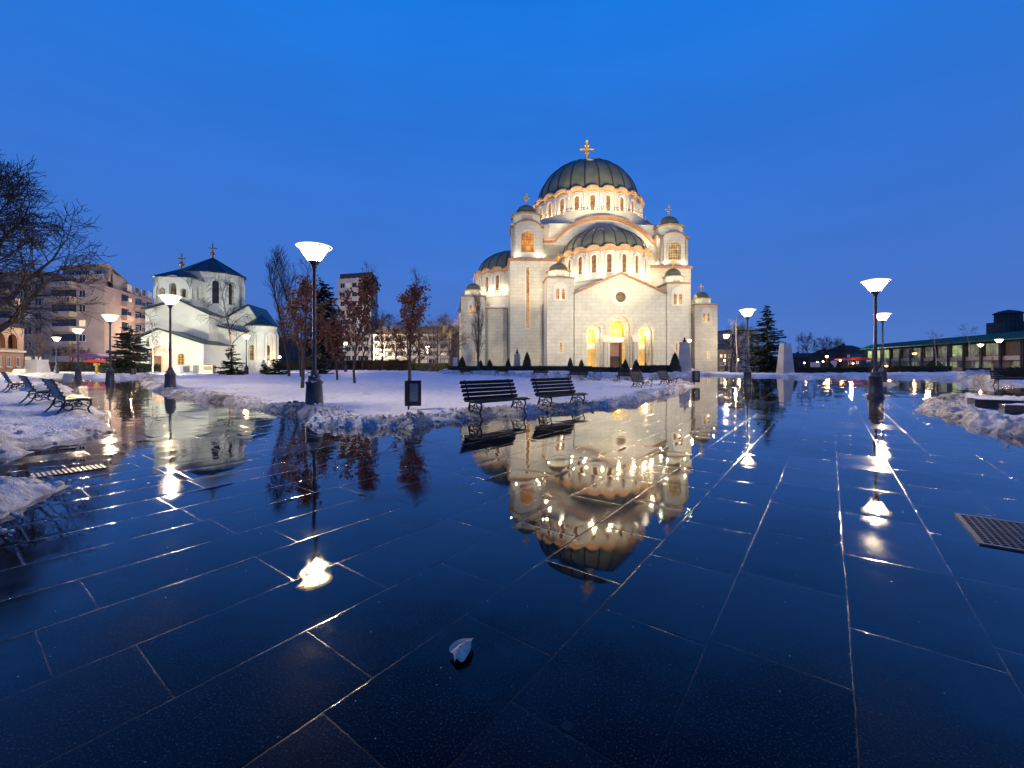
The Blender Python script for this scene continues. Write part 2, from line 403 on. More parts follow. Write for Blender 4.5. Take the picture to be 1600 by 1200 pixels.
    bp = n.new('ShaderNodeBump'); bp.inputs['Strength'].default_value = 1; bp.inputs['Distance'].default_value = 1
    l.new(h, bp.inputs['Height'])
    # every slab lies a hair off level
    off = n.new('ShaderNodeVectorMath'); off.operation = 'SUBTRACT'; l.new(rcol, off.inputs[0]); off.inputs[1].default_value = (.5,.5,.5)
    sc_ = n.new('ShaderNodeVectorMath'); sc_.operation = 'MULTIPLY'; l.new(off.outputs[0], sc_.inputs[0]); sc_.inputs[1].default_value = (.009,.009,0)
    ad = n.new('ShaderNodeVectorMath'); l.new(bp.outputs[0], ad.inputs[0]); l.new(sc_.outputs[0], ad.inputs[1])
    nn = n.new('ShaderNodeVectorMath'); nn.operation = 'NORMALIZE'; l.new(ad.outputs[0], nn.inputs[0])
    l.new(nn.outputs[0], b.inputs['Normal']); l.new(nn.outputs[0], b.inputs['Coat Normal'])
    return m
M_GRANITE = granite()
g = MB(); S_ = 2200
g.add([(-S_,-60,0),(S_,-60,0),(S_,S_,0),(-S_,S_,0)], [(0,1,2,3)])
tag(g.build('pavement', M_GRANITE), kind='structure')

# low dark hills on the skyline
hl = MB(); rng_ = random.Random(4); pts = []
for i in range(121):
    a = R(-75 + 150*i/120)
    hgt = 9 + 7*math.sin(i*.17+1) + 4*math.sin(i*.41) + rng_.uniform(-1,1) + (14 if -32 < -75+150*i/120 < -22 else 0)
    pts.append((math.sin(a), math.cos(a), max(3, hgt)))
vs_ = []
for s_x, s_y, hgt in pts:
    for dd, k in ((420,0),(470,.7),(540,1),(700,.9),(900,0)):
        vs_.append((s_x*dd, s_y*dd, hgt*k - .5))
hl.add(vs_, [(i*5+j, i*5+j+1, (i+1)*5+j+1, (i+1)*5+j) for i in range(120) for j in range(4)])
tag(hl.build('hills', mat('dark_wooded_hill', (.03,.032,.035), .95, var=.4, vscale=.05), smooth=80), kind='structure')

# ------------------------------------------------------------------ snow
def vnoise(x, y, seed=0):
    xi, yi = np.floor(x), np.floor(y); xf, yf = x-xi, y-yi
    def h(a, b):
        s = np.sin(a*127.1 + b*311.7 + seed*74.7)*43758.5453
        return s - np.floor(s)
    u, v = xf*xf*(3-2*xf), yf*yf*(3-2*yf)
    return (h(xi,yi)*(1-u)+h(xi+1,yi)*u)*(1-v) + (h(xi,yi+1)*(1-u)+h(xi+1,yi+1)*u)*v
def fbm(x, y, oct_=4, seed=0, gain=.5):
    s = 0; a = .5; t = 0
    for o in range(oct_):
        s = s + a*vnoise(x*2**o, y*2**o, seed+o); t += a; a *= gain
    return s/t
def sstep(a, b, x):
    t = np.clip((x-a)/(b-a), 0, 1); return t*t*(3-2*t)
def snow_mat():
    m, n, l, b = new_mat('melting_snow')
    t = n.new('ShaderNodeTexCoord')
    at = n.new('ShaderNodeAttribute'); at.attribute_name = 'dirt'
    nz = n.new('ShaderNodeTexNoise'); nz.inputs['Scale'].default_value = 5; nz.inputs['Detail'].default_value = 8; nz.inputs['Roughness'].default_value = .65
    l.new(t.outputs['Object'], nz.inputs['Vector'])
    mu = n.new('ShaderNodeMath'); mu.operation = 'MULTIPLY_ADD'; l.new(nz.outputs[0], mu.inputs[0]); mu.inputs[1].default_value = 1.3; mu.inputs[2].default_value = -.62
    ad = n.new('ShaderNodeMath'); l.new(mu.outputs[0], ad.inputs[0]); l.new(at.outputs['Fac'], ad.inputs[1])
    rp = n.new('ShaderNodeValToRGB'); rp.color_ramp.elements[0].position = .12; rp.color_ramp.elements[0].color = (.90,.91,.93,1)
    rp.color_ramp.elements[1].position = .95; rp.color_ramp.elements[1].color = (.14,.11,.085,1)
    e = rp.color_ramp.elements.new(.5); e.color = (.52,.47,.42,1)
    l.new(ad.outputs[0], rp.inputs[0]); l.new(rp.outputs[0], b.inputs['Base Color'])
    b.inputs['Roughness'].default_value = .6
    n2 = n.new('ShaderNodeTexNoise'); n2.inputs['Scale'].default_value = 16; n2.inputs['Detail'].default_value = 8; n2.inputs['Roughness'].default_value = .7
    l.new(t.outputs['Object'], n2.inputs['Vector'])
    bp = n.new('ShaderNodeBump'); bp.inputs['Strength'].default_value = 1; bp.inputs['Distance'].default_value = .09
    l.new(n2.outputs[0], bp.inputs['Height']); l.new(bp.outputs[0], b.inputs['Normal'])
    return m
M_SNOW = snow_mat()
_p = (1+5**.5)/2; _k = 1/math.sqrt(1+_p*_p)
ICO_V = [(x*_k, y*_k, z*_k) for x, y, z in ((-1,_p,0),(1,_p,0),(-1,-_p,0),(1,-_p,0),(0,-1,_p),(0,1,_p),(0,-1,-_p),(0,1,-_p),(_p,0,-1),(_p,0,1),(-_p,0,-1),(-_p,0,1))]
ICO_F = [(0,11,5),(0,5,1),(0,1,7),(0,7,10),(0,10,11),(1,5,9),(5,11,4),(11,10,2),(10,7,6),(7,1,8),(3,9,4),(3,4,2),(3,2,6),(3,6,8),(3,8,9),(4,9,5),(2,4,11),(6,2,10),(8,6,7),(9,8,1)]
def snow(name, poly, flat=.10, bank=.3, bw=.7, edge=.35, dirt=.5, dx=.12, seed=1, lump=1.1, label=None, dymin=.06, dyk=.008, bankmask=None, steps=0, clods=0):
    P = np.array(poly); x0, y0 = P.min(0)-.4; x1, y1 = P.max(0)+.4
    ys = [y0]
    while ys[-1] < y1: ys.append(ys[-1] + max(dymin, dyk*abs(ys[-1])))
    ys = np.array(ys); xs = np.arange(x0, x1+dx, dx)
    X, Y = np.meshgrid(xs, ys)
    d = np.full(X.shape, 1e9); ins = np.zeros(X.shape, bool)
    for (ax, ay), (bx, by) in zip(P, np.roll(P, -1, 0)):
        ex, ey = bx-ax, by-ay
        t = np.clip(((X-ax)*ex+(Y-ay)*ey)/(ex*ex+ey*ey+1e-12), 0, 1)
        d = np.minimum(d, np.hypot(X-ax-t*ex, Y-ay-t*ey))
        cr = (ay > Y) != (by > Y)
        ins ^= cr & (X < ex*(Y-ay)/(ey if abs(ey) > 1e-12 else 1e-12)+ax)
    d = np.where(ins, d, -d)
    d = d + (fbm(X*.9, Y*.9, 4, seed)-.5)*edge*1.6 + (fbm(X*5, Y*5, 3, seed+3)-.5)*edge*.45
    prof = sstep(-.02, .30, d)**.8
    bk = np.exp(-((d-bw*.55)/bw)**2)
    if bankmask is not None: bk = bk*bankmask(X, Y)
    b1 = fbm(X*lump, Y*lump, 3, seed+11)
    bil = .1+.9*np.abs(2*fbm(X*4.6, Y*4.6, 4, seed+7, .6)-1)
    Z = prof*(flat*(.55+.9*fbm(X*.5, Y*.5, 3, seed+5)) + .10*(fbm(X*1.8, Y*1.8, 5, seed+6)-.5))
    Z = Z + prof*bk*bank*(sstep(.25,.75,b1)*1.1+.12)*(.45+.75*bil)
    ch = fbm(X*6.5, Y*6.5, 3, seed+17, .6)
    Z = Z + prof*(bk*.8+.10)*(np.abs(2*ch-1)*-.13+.05)*min(1,bank/.25) + prof*.045*(fbm(X*9, Y*9, 2, seed+19)-.5)
    rs = np.random.RandomState(seed)
    for k_ in range(steps):                       # trails of trodden footprints
        sx_, sy_ = P[rs.randint(len(P))]; tx_, ty_ = P[rs.randint(len(P))]; ln = math.hypot(tx_-sx_, ty_-sy_)+1e-6
        ca, sa = (tx_-sx_)/ln, (ty_-sy_)/ln
        for q_ in range(int(min(ln, 40)/.62)):
            fx = sx_+ca*q_*.62-sa*(.14*(q_%2*2-1))+rs.normal(0,.06); fy = sy_+sa*q_*.62+ca*(.14*(q_%2*2-1))+rs.normal(0,.06)
            i0_, i1_ = np.searchsorted(xs, [fx-.4, fx+.4]); j0_, j1_ = np.searchsorted(ys, [fy-.4, fy+.4])
            if i1_ <= i0_ or j1_ <= j0_: continue
            ax_ = X[j0_:j1_, i0_:i1_]-fx; ay_ = Y[j0_:j1_, i0_:i1_]-fy
            e_ = ((ax_*ca+ay_*sa)/.17)**2+((-ax_*sa+ay_*ca)/.085)**2
            Z[j0_:j1_, i0_:i1_] += (-.085*np.exp(-e_**2)+.02*np.exp(-(e_-2.2)**2))*prof[j0_:j1_, i0_:i1_]
    Z = np.where(d <= 0, -.06, np.maximum(Z, .004))
    dr = np.clip(1.35*dirt*bk*(.1+1.5*fbm(X*1.1, Y*1.1, 4, seed+21)**1.3) + .45*sstep(.16,.0,d)*dirt - .10 + .55*sstep(.60,.74,fbm(X*.55, Y*.55, 5, seed+27, .6))*dirt, 0, 1.2) + .05
    ny, nx = X.shape
    keep = np.zeros((ny-1, nx-1), bool)
    for a in (0,1):
        for c in (0,1): keep |= Z[a:ny-1+a, c:nx-1+c] > 0
    jj, ii = np.nonzero(keep); i0 = jj*nx+ii
    F = np.stack([i0, i0+1, i0+nx+1, i0+nx], 1)
    used = np.unique(F); remap = np.full(nx*ny, -1); remap[used] = np.arange(len(used))
    V = np.stack([X.ravel(), Y.ravel(), Z.ravel()], 1)[used]; F = remap[F]
    DV = dr.ravel()[used]; extra_v, extra_f, extra_d = [], [], []
    if clods:                                     # broken lumps thrown up along the rim
        cand = np.argwhere((d > -.22) & (d < 1.0))
        for k_ in range(clods):
            j_, i_ = cand[rs.randint(len(cand))]; cx_, cy_ = X[j_, i_], Y[j_, i_]; cz_ = max(0, Z[j_, i_]); r_ = .012+.05*rs.rand()**2.2
            if d[j_, i_] < 0: r_ *= .6
            nb_ = len(V)+len(extra_v); an = rs.rand()*6.28; co, si = math.cos(an), math.sin(an)
            sx_, sy_, sz_ = rs.uniform(.7,1.4), rs.uniform(.6,1.1), rs.uniform(.45,.8)
            pts_ = [(a_*sx_*r_*rs.uniform(.75,1.2), b_*sy_*r_*rs.uniform(.75,1.2), c_*sz_*r_*rs.uniform(.8,1.2)) for a_, b_, c_ in ICO_V]
            extra_v += [(cx_+a_*co-b_*si, cy_+a_*si+b_*co, cz_+c_+r_*.15) for a_, b_, c_ in pts_]
            extra_f += [tuple(nb_+t_ for t_ in f_) for f_ in ICO_F]
            extra_d += [float(min(.7, dr[j_, i_]*.6+.15*rs.rand()))]*12
    me = bpy.data.meshes.new(name); me.from_pydata(V.tolist()+extra_v, [], F.tolist()+extra_f); me.materials.append(M_SNOW)
    me.polygons.foreach_set('use_smooth', [True]*(len(F)+len(extra_f)))
    a = me.attributes.new('dirt', 'FLOAT', 'POINT'); a.data.foreach_set('value', np.concatenate([DV, np.array(extra_d)]).astype(np.float32))
    me.update()
    o = bpy.data.objects.new(name, me); COL.objects.link(o)
    return tag(o, label, kind='stuff')
def gp(*pp): return [gpt(*p) for p in pp]

lawn = gp((228,603),(262,617),(310,625),(360,632),(405,640),(440,645),(470,655),(500,662),(540,667),(590,669),(640,669),(690,662),(730,655),
          (790,650),(850,645),(900,642),(950,636),(1000,628),(1040,617),(1072,608),(1086,602),(1060,598),(1010,597),(960,598),(925,597),(880,595),(830,592),
          (760,588),(715,586),(690,583),(640,580.5),(560,579.5),(470,579.5),(400,580),(330,582),(250,586),(222,592))
snow('lawn_snow', lawn, flat=.09, bank=.20, bw=.7, seed=3, dx=.08, edge=.7, dirt=.46, lump=1.7, steps=16, clods=8000)
left_bank = gp((-60,720),(0,714),(50,700),(95,690),(130,682),(172,676),(180,668),(164,653),(150,640),(128,622),(104,607),(84,598),(50,592),(20,589),(-30,587),(-120,590))
snow('left_snow_bank', left_bank, flat=.06, bank=.16, bw=.6, seed=9, dx=.07, edge=.5, dirt=.36, lump=1.9, steps=5, clods=800)
snow('near_snow_heap', gp((-200,880),(-40,850),(4,818),(30,800),(62,776),(92,762),(60,754),(20,752),(-60,745),(-220,750)), flat=.07, bank=.14, bw=.4, seed=15, dx=.025, dymin=.02, edge=.3, dirt=.36, lump=2.4, clods=260)
snow('right_snow_bank', gp((1440,640),(1452,650),(1490,658),(1540,668),(1600,684),(1700,700),(1760,660),(1700,628),(1600,624),(1540,623),(1505,620),(1475,621),(1450,631)), flat=.08, bank=.20, bw=.7, lump=1.9, seed=22, dx=.07, edge=.6, dirt=.5, steps=3, clods=600)
snow('far_right_snow', gp((1488,594),(1530,599),(1580,602),(1700,606),(1800,590),(1700,583),(1600,582),(1500,583),(1450,583),(1380,584),(1240,585),(1160,584),(1100,583),(1090,586),(1150,588.5),(1250,590),(1330,590.5),(1430,591)), flat=.10, bank=.20, bw=1.4, seed=31, dx=.35, edge=1.0, dirt=.4, dymin=.2)
snow('snow_mound', gp((1490,594),(1520,598),(1560,600),(1570,593),(1540,588),(1505,588)), flat=.2, bank=.6, bw=1.6, seed=37, dx=.15, edge=.6, dirt=.5, lump=.6)
snow('far_left_snow', gp((130,589.5),(180,592),(222,590),(250,585),(330,581),(330,577.5),(150,577.5),(20,579),(-100,584),(60,587)), flat=.12, bank=.25, bw=1.2, seed=41, dx=.3, edge=.8, dirt=.35, dymin=.2)
snow('church_front_snow', gp((690,582),(730,584),(800,586),(850,588),(900,586),(960,588),(1010,589),(1060,587),(1095,585),(1090,579),(960,579),(850,578),(700,578)), flat=.12, bank=.42, bw=1.5, seed=51, dx=.3, edge=1.2, dirt=.4, dymin=.2, lump=.5)
for i, (px, py, r_) in enumerate([(1366,618,.42),(1386,601,.5),(1166,602,.4)]):
    x, y = gpt(px, py)
    snow('lamp_foot_snow', [(x+r_*1.1*math.cos(a*.785), y+r_*math.sin(a*.785)) for a in range(8)], flat=.06, bank=.16, bw=.25, seed=60+i, dx=.04, dymin=.03, edge=.3, dirt=.5, lump=2)

# ------------------------------------------------------------------ the great domed church
TH = R(3); CY0 = 149.0; CX0 = (917-800)/FPX*CY0
cath = thing('cathedral', 'huge floodlit white marble church with dark ribbed domes and gilded crosses', 'church', (CX0, CY0, 0), TH)
def ring_profile(mb, n_bays, r, z, amp, a0, a1, sub=10, prof=None):
    "wavy eaves: a profile of (dr, dz) swept round the drum, lifted over every bay"
    n = n_bays*sub; vs_ = []
    for i in range(n+1):
        t = (i % sub)/sub*2-1
        up = amp*math.sqrt(max(0, 1-min(1, abs(t)/.8)**2))
        a = a0+(a1-a0)*i/n
        for dr, dz in prof: vs_.append(((r+dr)*math.sin(a), -(r+dr)*math.cos(a), z+dz+up))
    k = len(prof)
    mb.add(vs_, [(i*k+j, (i+1)*k+j, (i+1)*k+j+1, i*k+j+1) for i in range(n) for j in range(k-1)])
EAVES = [(-.25,-.9),(.25,-.35),(.75,-.2),(.75,.1),(1.05,.15),(1.05,.55),(.6,.7),(-1.6,.9)]
def drum(parent, name, r, z0, z1, n_bays, a0, a1, hw, parent_win, win_angles, amp=.8):
    mb = MB(); mb.lathe([(r, z0), (r, z1-.2)], n_bays*6, a0=a0, a1=a1)
    step = (a1-a0)/n_bays; sp = z1-.55-hw*1.55
    for i in range(n_bays):
        a = a0+step*(i+.5); mb.M = Matrix.Rotation(a, 4, 'Z')
        mb.band(0, hw*.72, hw*1.30, z0+.3, sp, -r-.55, -r+.25)
        mb.band(0, hw*1.62, hw*1.95, z0, sp, -r-.3, -r+.3)
        mb.box(-hw*1.0, hw*1.0, -r-.35, -r+.2, z0+.3, z0+.7)
        mb.M = Matrix.Rotation(a0+step*i, 4, 'Z')
        mb.box(-.22, .22, -r-.5, -r+.3, z0, z1-.5)
        mb.box(-.34, .34, -r-.6, -r+.3, z1-1.9, z1-1.5)
    mb.M = None
    body = mb.build(name, M_PLAIN, parent)
    wm = MB(); wm.arch(0, hw*.71, z0+.7, sp, -r-.14, -r+.15, 12); base = None
    for a in win_angles:
        o = wm.build('window', M_AMBER_DIM, body) if base is None else dup(base, parent=body)
        o.rotation_euler = (0,0,a); base = base or o
    e = MB(); ring_profile(e, n_bays, r, z1, amp, a0, a1, prof=EAVES); e.build('cornice', M_EAVES, body, smooth=40)
    return body
def dome(parent, name, r, h, z0, n_ribs, a0=0, a1=2*math.pi, sharp=1.0, ribr=.14, n=48):
    mb = MB(); k = 18
    prof = [(r*math.cos(math.pi/2*i/k), z0+h*math.sin(math.pi/2*i/k)**sharp) for i in range(k)] + [(.01, z0+h)]
    mb.lathe(prof, n, a0=a0, a1=a1); mb.cur = 1
    for i in range(n_ribs+1 if a1-a0 < 6 else n_ribs):
        a = a0+(a1-a0)*i/n_ribs
        mb.tube([((q+.04)*math.sin(a), -(q+.04)*math.cos(a), z+.02) for q, z in prof[:-1]], ribr, 4)
    return mb.build(name, [M_LEAD, M_RIB], parent, smooth=50)
def cross(parent, x, y, z, h, name='cross'):
    mb = MB(); r = h*.075
    mb.lathe([(.01,z-r*.2),(r,z+r*.35),(r*1.15,z+r),(r*.8,z+r*1.7),(r*.3,z+r*2)], 14, x, y)
    t = h*.032
    def arm(x0, z0, x1, z1):
        mb.bar((x+x0, y, z+z0), (x+x1, y, z+z1), t*1.7, t*1.7)
        mb.lathe([(.01,z+z1-t*1.9),(t*1.7,z+z1-t*.6),(t*1.9,z+z1),(t*1.7,z+z1+t*.6),(.01,z+z1+t*1.9)], 8, x+x1, y)
    arm(0, r*1.8, 0, h*.97)
    arm(0, h*.63, h*.24, h*.63); arm(0, h*.63, -h*.24, h*.63)
    arm(0, h*.78, h*.055, h*.78); arm(0, h*.78, -h*.055, h*.78); arm(0, h*.49, h*.055, h*.49); arm(0, h*.49, -h*.055, h*.49)
    mb.lathe([(h*.07,z+h*.63-t*.8),(h*.075,z+h*.63),(h*.07,z+h*.63+t*.8)], 10, x, y)
    return mb.build(name, M_GOLD, parent, smooth=50)

M_AMBER_DIM = lit_window('drum_pane', (.9,.34,.07), .55, .36, .5, var=.7)
# main dome
md = drum(cath, 'main_drum', 18.0, 47.3, 54.3, 24, R(-180), R(180), 1.0, None, [R(-180)+R(15)*(i+.5) for i in range(5,20)], amp=.85)
rl = MB()
for i in range(73):
    a = R(-180)+R(5)*i; rl.bar((20.6*math.sin(a),-20.6*math.cos(a),47.2),(20.6*math.sin(a),-20.6*math.cos(a),48.5),.07)
for z in (47.75,48.5): rl.tube([(20.6*math.sin(R(-180)+R(5)*i),-20.6*math.cos(R(-180)+R(5)*i),z) for i in range(73)], .06, 4, False)
rl.build('balcony_railing', mat('green_grey_railing', (.10,.14,.12), .5), md)
dm = dome(cath, 'main_dome', 17.2, 15.6, 55.1, 24, ribr=.22, n=96)
cross(dm, 0, 0, 70.4, 8.6)

# shoulders, great arches and the lower walls
w = MB()
oct_ = [(22.0*math.sin(R(22.5+45*i)), -22.0*math.cos(R(22.5+45*i))) for i in range(8)]
w.poly(oct_[::-1], 40, 46.9)
w.poly([(x*1.012, y*1.012) for x, y in oct_][::-1], 46.9, 47.3)
w.poly([(-20.5,-16),(-16,-20.5),(16,-20.5),(20.5,-16),(20.5,16),(16,20.5),(-16,20.5),(-20.5,16)][::-1], 30, 43.2)
AR, AC = 18.6, 26.0
def arch_line(off=0.0, n=22):
    a0 = math.asin(14.6/AR); zt = AC+math.sqrt(AR*AR-14.6**2)
    mid = [(AR*math.sin(-a0+2*a0*i/n)*(1+off/AR), AC+AR*math.cos(-a0+2*a0*i/n)*(1+off/AR)) for i in range(n+1)]
    return [(-18.0, zt-.2+off*.4)] + mid + [(18.0, zt-.2+off*.4)]
AL = arch_line()
for k in range(4):
    w.M = Matrix.Rotation(math.pi/2*k, 4, 'Z')
    w.ext([(-18,18),(18,18)] + AL[::-1], -22, -8)
w.M = None
w.box(-26,22.5,-22,22,0,36.4)
w.build('walls', M_MARBLE, cath)
for k in (0,1,3):
    c = MB(); c.M = Matrix.Rotation(math.pi/2*k, 4, 'Z')
    c.ribbon(AL, -22.9, -21.2, .55); c.ribbon([(x,z-.5) for x,z in AL], -22.5, -21.9, .5)
    c.build('arch_coping', M_COPPER, cath)

def apse(ctr, rot, zb, zt, rw, dome_top, zlow, nb=10, hw=.86):
    ap = bpy.data.objects.new('apse', None); COL.objects.link(ap); ap.parent = cath
    ap.location = (ctr[0], ctr[1], 0); ap.rotation_euler = (0,0,rot)
    step = R(18)
    body = drum(ap, 'apse_drum', rw, zb, zt, nb, R(-90), R(90), hw, None, [R(-90)+R(180)/nb*(i+.5) for i in range(nb)], amp=.7)
    low = MB(); low.lathe([(rw+.45,zlow),(rw+.45,zb-1.6),(rw+.6,zb-1.2),(rw+.6,zb+.02),(rw-.5,zb+.02)], 40, a0=R(-90), a1=R(90))
    low.build('apse_base', M_PLAIN, ap)
    dome(ap, 'half_dome', rw-.2, dome_top-zt-.6, zt+.7, 12, R(-90), R(90), ribr=.16, n=60)
    return ap
apse((0.1,-22), 0, 25.2, 32.0, 12.5, 40.9, 0)
apse((-25.4,0), R(-90), 24.0, 30.8, 12.6, 39.6, 0)
apse((22.0,0), R(90), 24.0, 30.8, 12.6, 39.6, 0)

# bell towers
def bell_tower(x0, x1, ztop, bx0, bx1, bz1, win_glow, slit):
    t = MB(); t.box(x0, x1, -27, -13, 0, ztop-.5)
    t.box(x0+.25, x1-.25, -26.7, -13.2, ztop-.5, ztop+.25)
    body = t.build('bell_tower', M_MARBLE, cath)
    c = MB(); c.box(x0-.45, x1+.45, -27.45, -12.6, ztop-.62, ztop-.2); c.box(x0-.25, x1+.25, -27.25, -12.8, ztop-.9, ztop-.62); c.build('cornice', M_COPPER, body)
    cx, hw = (bx0+bx1)/2, (bx1-bx0)/2; cy = -26+hw
    b = MB(); arc = lambda q: bz1-1.9+1.9*math.sqrt(max(0, 1-((q)/(hw*.86))**2)) if abs(q) < hw*.86 else bz1-1.9
    ex = [hw*.86*math.cos(math.pi*i/16) for i in range(17)]
    s0 = ztop+1.9; s1 = bz1-4.5
    for k in range(4):
        b.M = Matrix.Translation((cx, cy, 0)) @ Matrix.Rotation(math.pi/2*k, 4, 'Z')
        b.wall(-hw, hw, ztop, arc, [(0, 1.75, s0, s1)], -hw, -hw+.9, ex)
        b.band(0, 1.8, 2.25, s0-.1, s1, -hw-.18, -hw+.1)
        b.box(-1.9, 1.9, -hw-.15, -hw+.3, s0-.25, s0+.02)
    b.M = None
    b.box(cx-hw+.3, cx+hw-.3, cy-hw+.3, cy+hw-.3, bz1-3.4+.9, bz1-2.0)
    oc = lambda q: [(cx+q*math.sin(R(22.5+45*i)), cy-q*math.cos(R(22.5+45*i))) for i in range(8)][::-1]
    b.poly(oc(hw*.98), bz1-2.0, bz1+2.2)
    bell = b.build('belfry', M_MARBLE, body)
    cp = MB()
    for k in range(4):
        cp.M = Matrix.Translation((cx, cy, 0)) @ Matrix.Rotation(math.pi/2*k, 4, 'Z')
        cp.ribbon([(-hw-.35,arc(hw))] + [(q, arc(q)) for q in ex[::-1]] + [(hw+.35,arc(hw))], -hw-.4, -hw+.5, .38)
    cp.M = None
    cp.poly(oc(hw*1.13), bz1+2.2, bz1+2.6)
    cp.build('eaves', M_COPPER, body)
    for k in range(4):
        wn = MB(); wn.M = Matrix.Translation((cx, cy, 0)) @ Matrix.Rotation(math.pi/2*k, 4, 'Z')
        wn.arch(0, 1.74, s0, s1, -hw+.6, -hw+.75); wn.build('belfry_window', win_glow, body)
    dd = MB(); rr = hw*.98; prof = [(rr*1.06, bz1+2.6),(rr*.74,bz1+2.95)] + [(rr*.72*math.cos(math.pi/2*i/9), bz1+2.95+2.9*math.sin(math.pi/2*i/9)) for i in range(10)]
    dd.lathe(prof, 32, cx, cy)
    for i in range(16):
        a = math.pi/8*i; dd.tube([(cx+(q+.03)*math.sin(a), cy-(q+.03)*math.cos(a), z) for q, z in prof[1:-1]], .07, 4)
    dd.build('tower_dome', M_LEAD, body, smooth=40)
    cross(body, cx, cy, bz1+5.7, 3.7)
    if slit:
        sx, sz0, sz1 = slit
        sl = MB(); sl.arch(sx, .42, sz0, sz1, -27.06, -26.8); sl.build('slit_window', lit_window('slit_pane', (1,.40,.06), 1.1, .42, .42, var=.5), body)
        sb = MB(); sb.band(sx, .43, .8, sz0, sz1, -27.16, -26.9); sb.box(sx-1.0, sx+1.0, -27.35, -26.9, sz0-.35, sz0); sb.build('slit_frame', M_PLAIN, body)
    return cx, cy, hw
M_BELFRY_OPEN = lit_window('belfry_tracery', (1,.62,.22), .75, .7, .7, (.05,.04,.03), .5, .9)
TL = bell_tower(-28.0, -14.9, 31.2, -27.3, -18.7, 42.0, M_AMBER_BIG, (-23.0, 11.4, 28.2))
TR = bell_tower(11.8, 24.0, 29.6, 15.6, 23.7, 39.4, M_BELFRY_OPEN, None)

# corner turrets
def turret(x0, x1, y0, y1, z1, slit_z=None, low_slit=None, cross_h=2.6):
    cx, cy = (x0+x1)/2, (y0+y1)/2; hw = (x1-x0)/2
    t = MB(); t.box(x0, x1, y0, y1, 0, z1-.4); t.box(x0+.3, x1-.3, y0+.3, y1-.3, z1-.4, z1+.1)
    o = lambda q: [(cx+q*math.sin(R(22.5+45*i)), cy-q*math.cos(R(22.5+45*i))) for i in range(8)][::-1]
    r = min(hw, (y1-y0)/2)*.86
    t.poly(o(r), z1+.1, z1+1.75)
    body = t.build('turret', M_MARBLE, cath)
    c = MB(); c.box(x0-.35, x1+.35, y0-.35, y1+.35, z1-.45, z1-.1); c.poly(o(r*1.14), z1+1.75, z1+1.95); c.build('cornice', M_COPPER, body)
    d = MB(); prof = [(r*1.1, z1+1.95),(r*.84,z1+2.15)] + [(r*.82*math.cos(math.pi/2*i/8), z1+2.15+2.0*math.sin(math.pi/2*i/8)) for i in range(9)]
    d.lathe(prof, 28, cx, cy)
    for i in range(12):
        a = math.pi/6*i; d.tube([(cx+(q+.02)*math.sin(a), cy-(q+.02)*math.cos(a), z) for q, z in prof[1:-1]], .06, 4)
    d.build('turret_dome', M_LEAD, body, smooth=40)
    cross(body, cx, cy, z1+4.0, cross_h)
    zw = z1-5.6
    f = MB(); f.band(cx, 1.45, 1.75, zw-.2, zw+2.6, y0-.14, y0+.1); f.box(cx-1.75, cx+1.75, y0-.25, y0+.1, zw-.5, zw-.2)
    f.arch(cx, 1.46, zw-.2, zw+2.6, y0-.03, y0+.1)
    f.band(cx-.72, .38, .62, zw, zw+2.2, y0-.10, y0+.05); f.band(cx+.72, .38, .62, zw, zw+2.2, y0-.10, y0+.05)
    fr = f.build('twin_window', M_PLAIN, body)
    for s in (-1, 1):
        g_ = MB(); g_.arch(cx+s*.72, .40, zw-.1, zw+2.2, y0-.06, y0+.05); g_.build('pane', M_AMBER, fr)
    if low_slit:
        g_ = MB(); g_.arch(cx+low_slit[0], .28, low_slit[1], low_slit[1]+2.3, y0-.04, y0+.1); g_.build('slit_window', M_AMBER, body)
        g_ = MB(); g_.band(cx+low_slit[0], .3, .55, low_slit[1], low_slit[1]+2.3, y0-.12, y0+.1); g_.box(cx+low_slit[0]-.9, cx+low_slit[0]+.9, y0-.25, y0+.1, low_slit[1]-.25, low_slit[1]); g_.build('slit_frame', M_PLAIN, body)
    return cx, cy, r, z1
TURRETS = [turret(-19.2, -12.35, -39.4, -32.4, 23.5, low_slit=(.1,4.3)), turret(11.75, 17.5, -39.4, -33.2, 22.4, low_slit=(-.3,4.3)),
           turret(-42.4, -35.2, -16, -9.5, 22.3, low_slit=(.5,2.6), cross_h=2.2), turret(30.6, 37.9, -16, -9.5, 20.3, low_slit=(.6,2.6), cross_h=3)]
# arms behind the turrets
def arm_part(f):
    a_ = MB(); f(a_); a_.build('arm_wall', M_MARBLE, cath)
def gabled(a_, xa, xb, zz):
    a_.box(xa, xb, -9.5, 9.5, 0, zz)
    a_.add([(xa,-9.5,zz),(xa,9.5,zz),(xa,0,zz+5),(xb,-9.5,zz),(xb,9.5,zz),(xb,0,zz+5)], [(0,2,1),(3,4,5),(0,3,5,2),(2,5,4,1)])
arm_part(lambda q: gabled(q, -43.4, -24, 17.6)); arm_part(lambda q: gabled(q, 22, 38.5, 16.5))
arm_part(lambda q: q.box(-40, -25, -14, -9.51, 0, 18.4)); arm_part(lambda q: q.box(22, 36, -14, -9.51, 0, 16.8))
arm_part(lambda q: q.box(-18.6, -14.2, -32.6, -27.01, 0, 17.5)); arm_part(lambda q: q.box(13, 17, -33.2, -27.01, 0, 16.5))
for bx in ((-35.3,-28,-14.5,-13.5,18.4,18.75),(24,30.7,-14.5,-13.5,16.8,17.15),(-19,-13.8,-33,-26.9,17.5,17.8)):
    e = MB(); e.box(*bx); e.build('arm_coping', M_COPPER, cath)
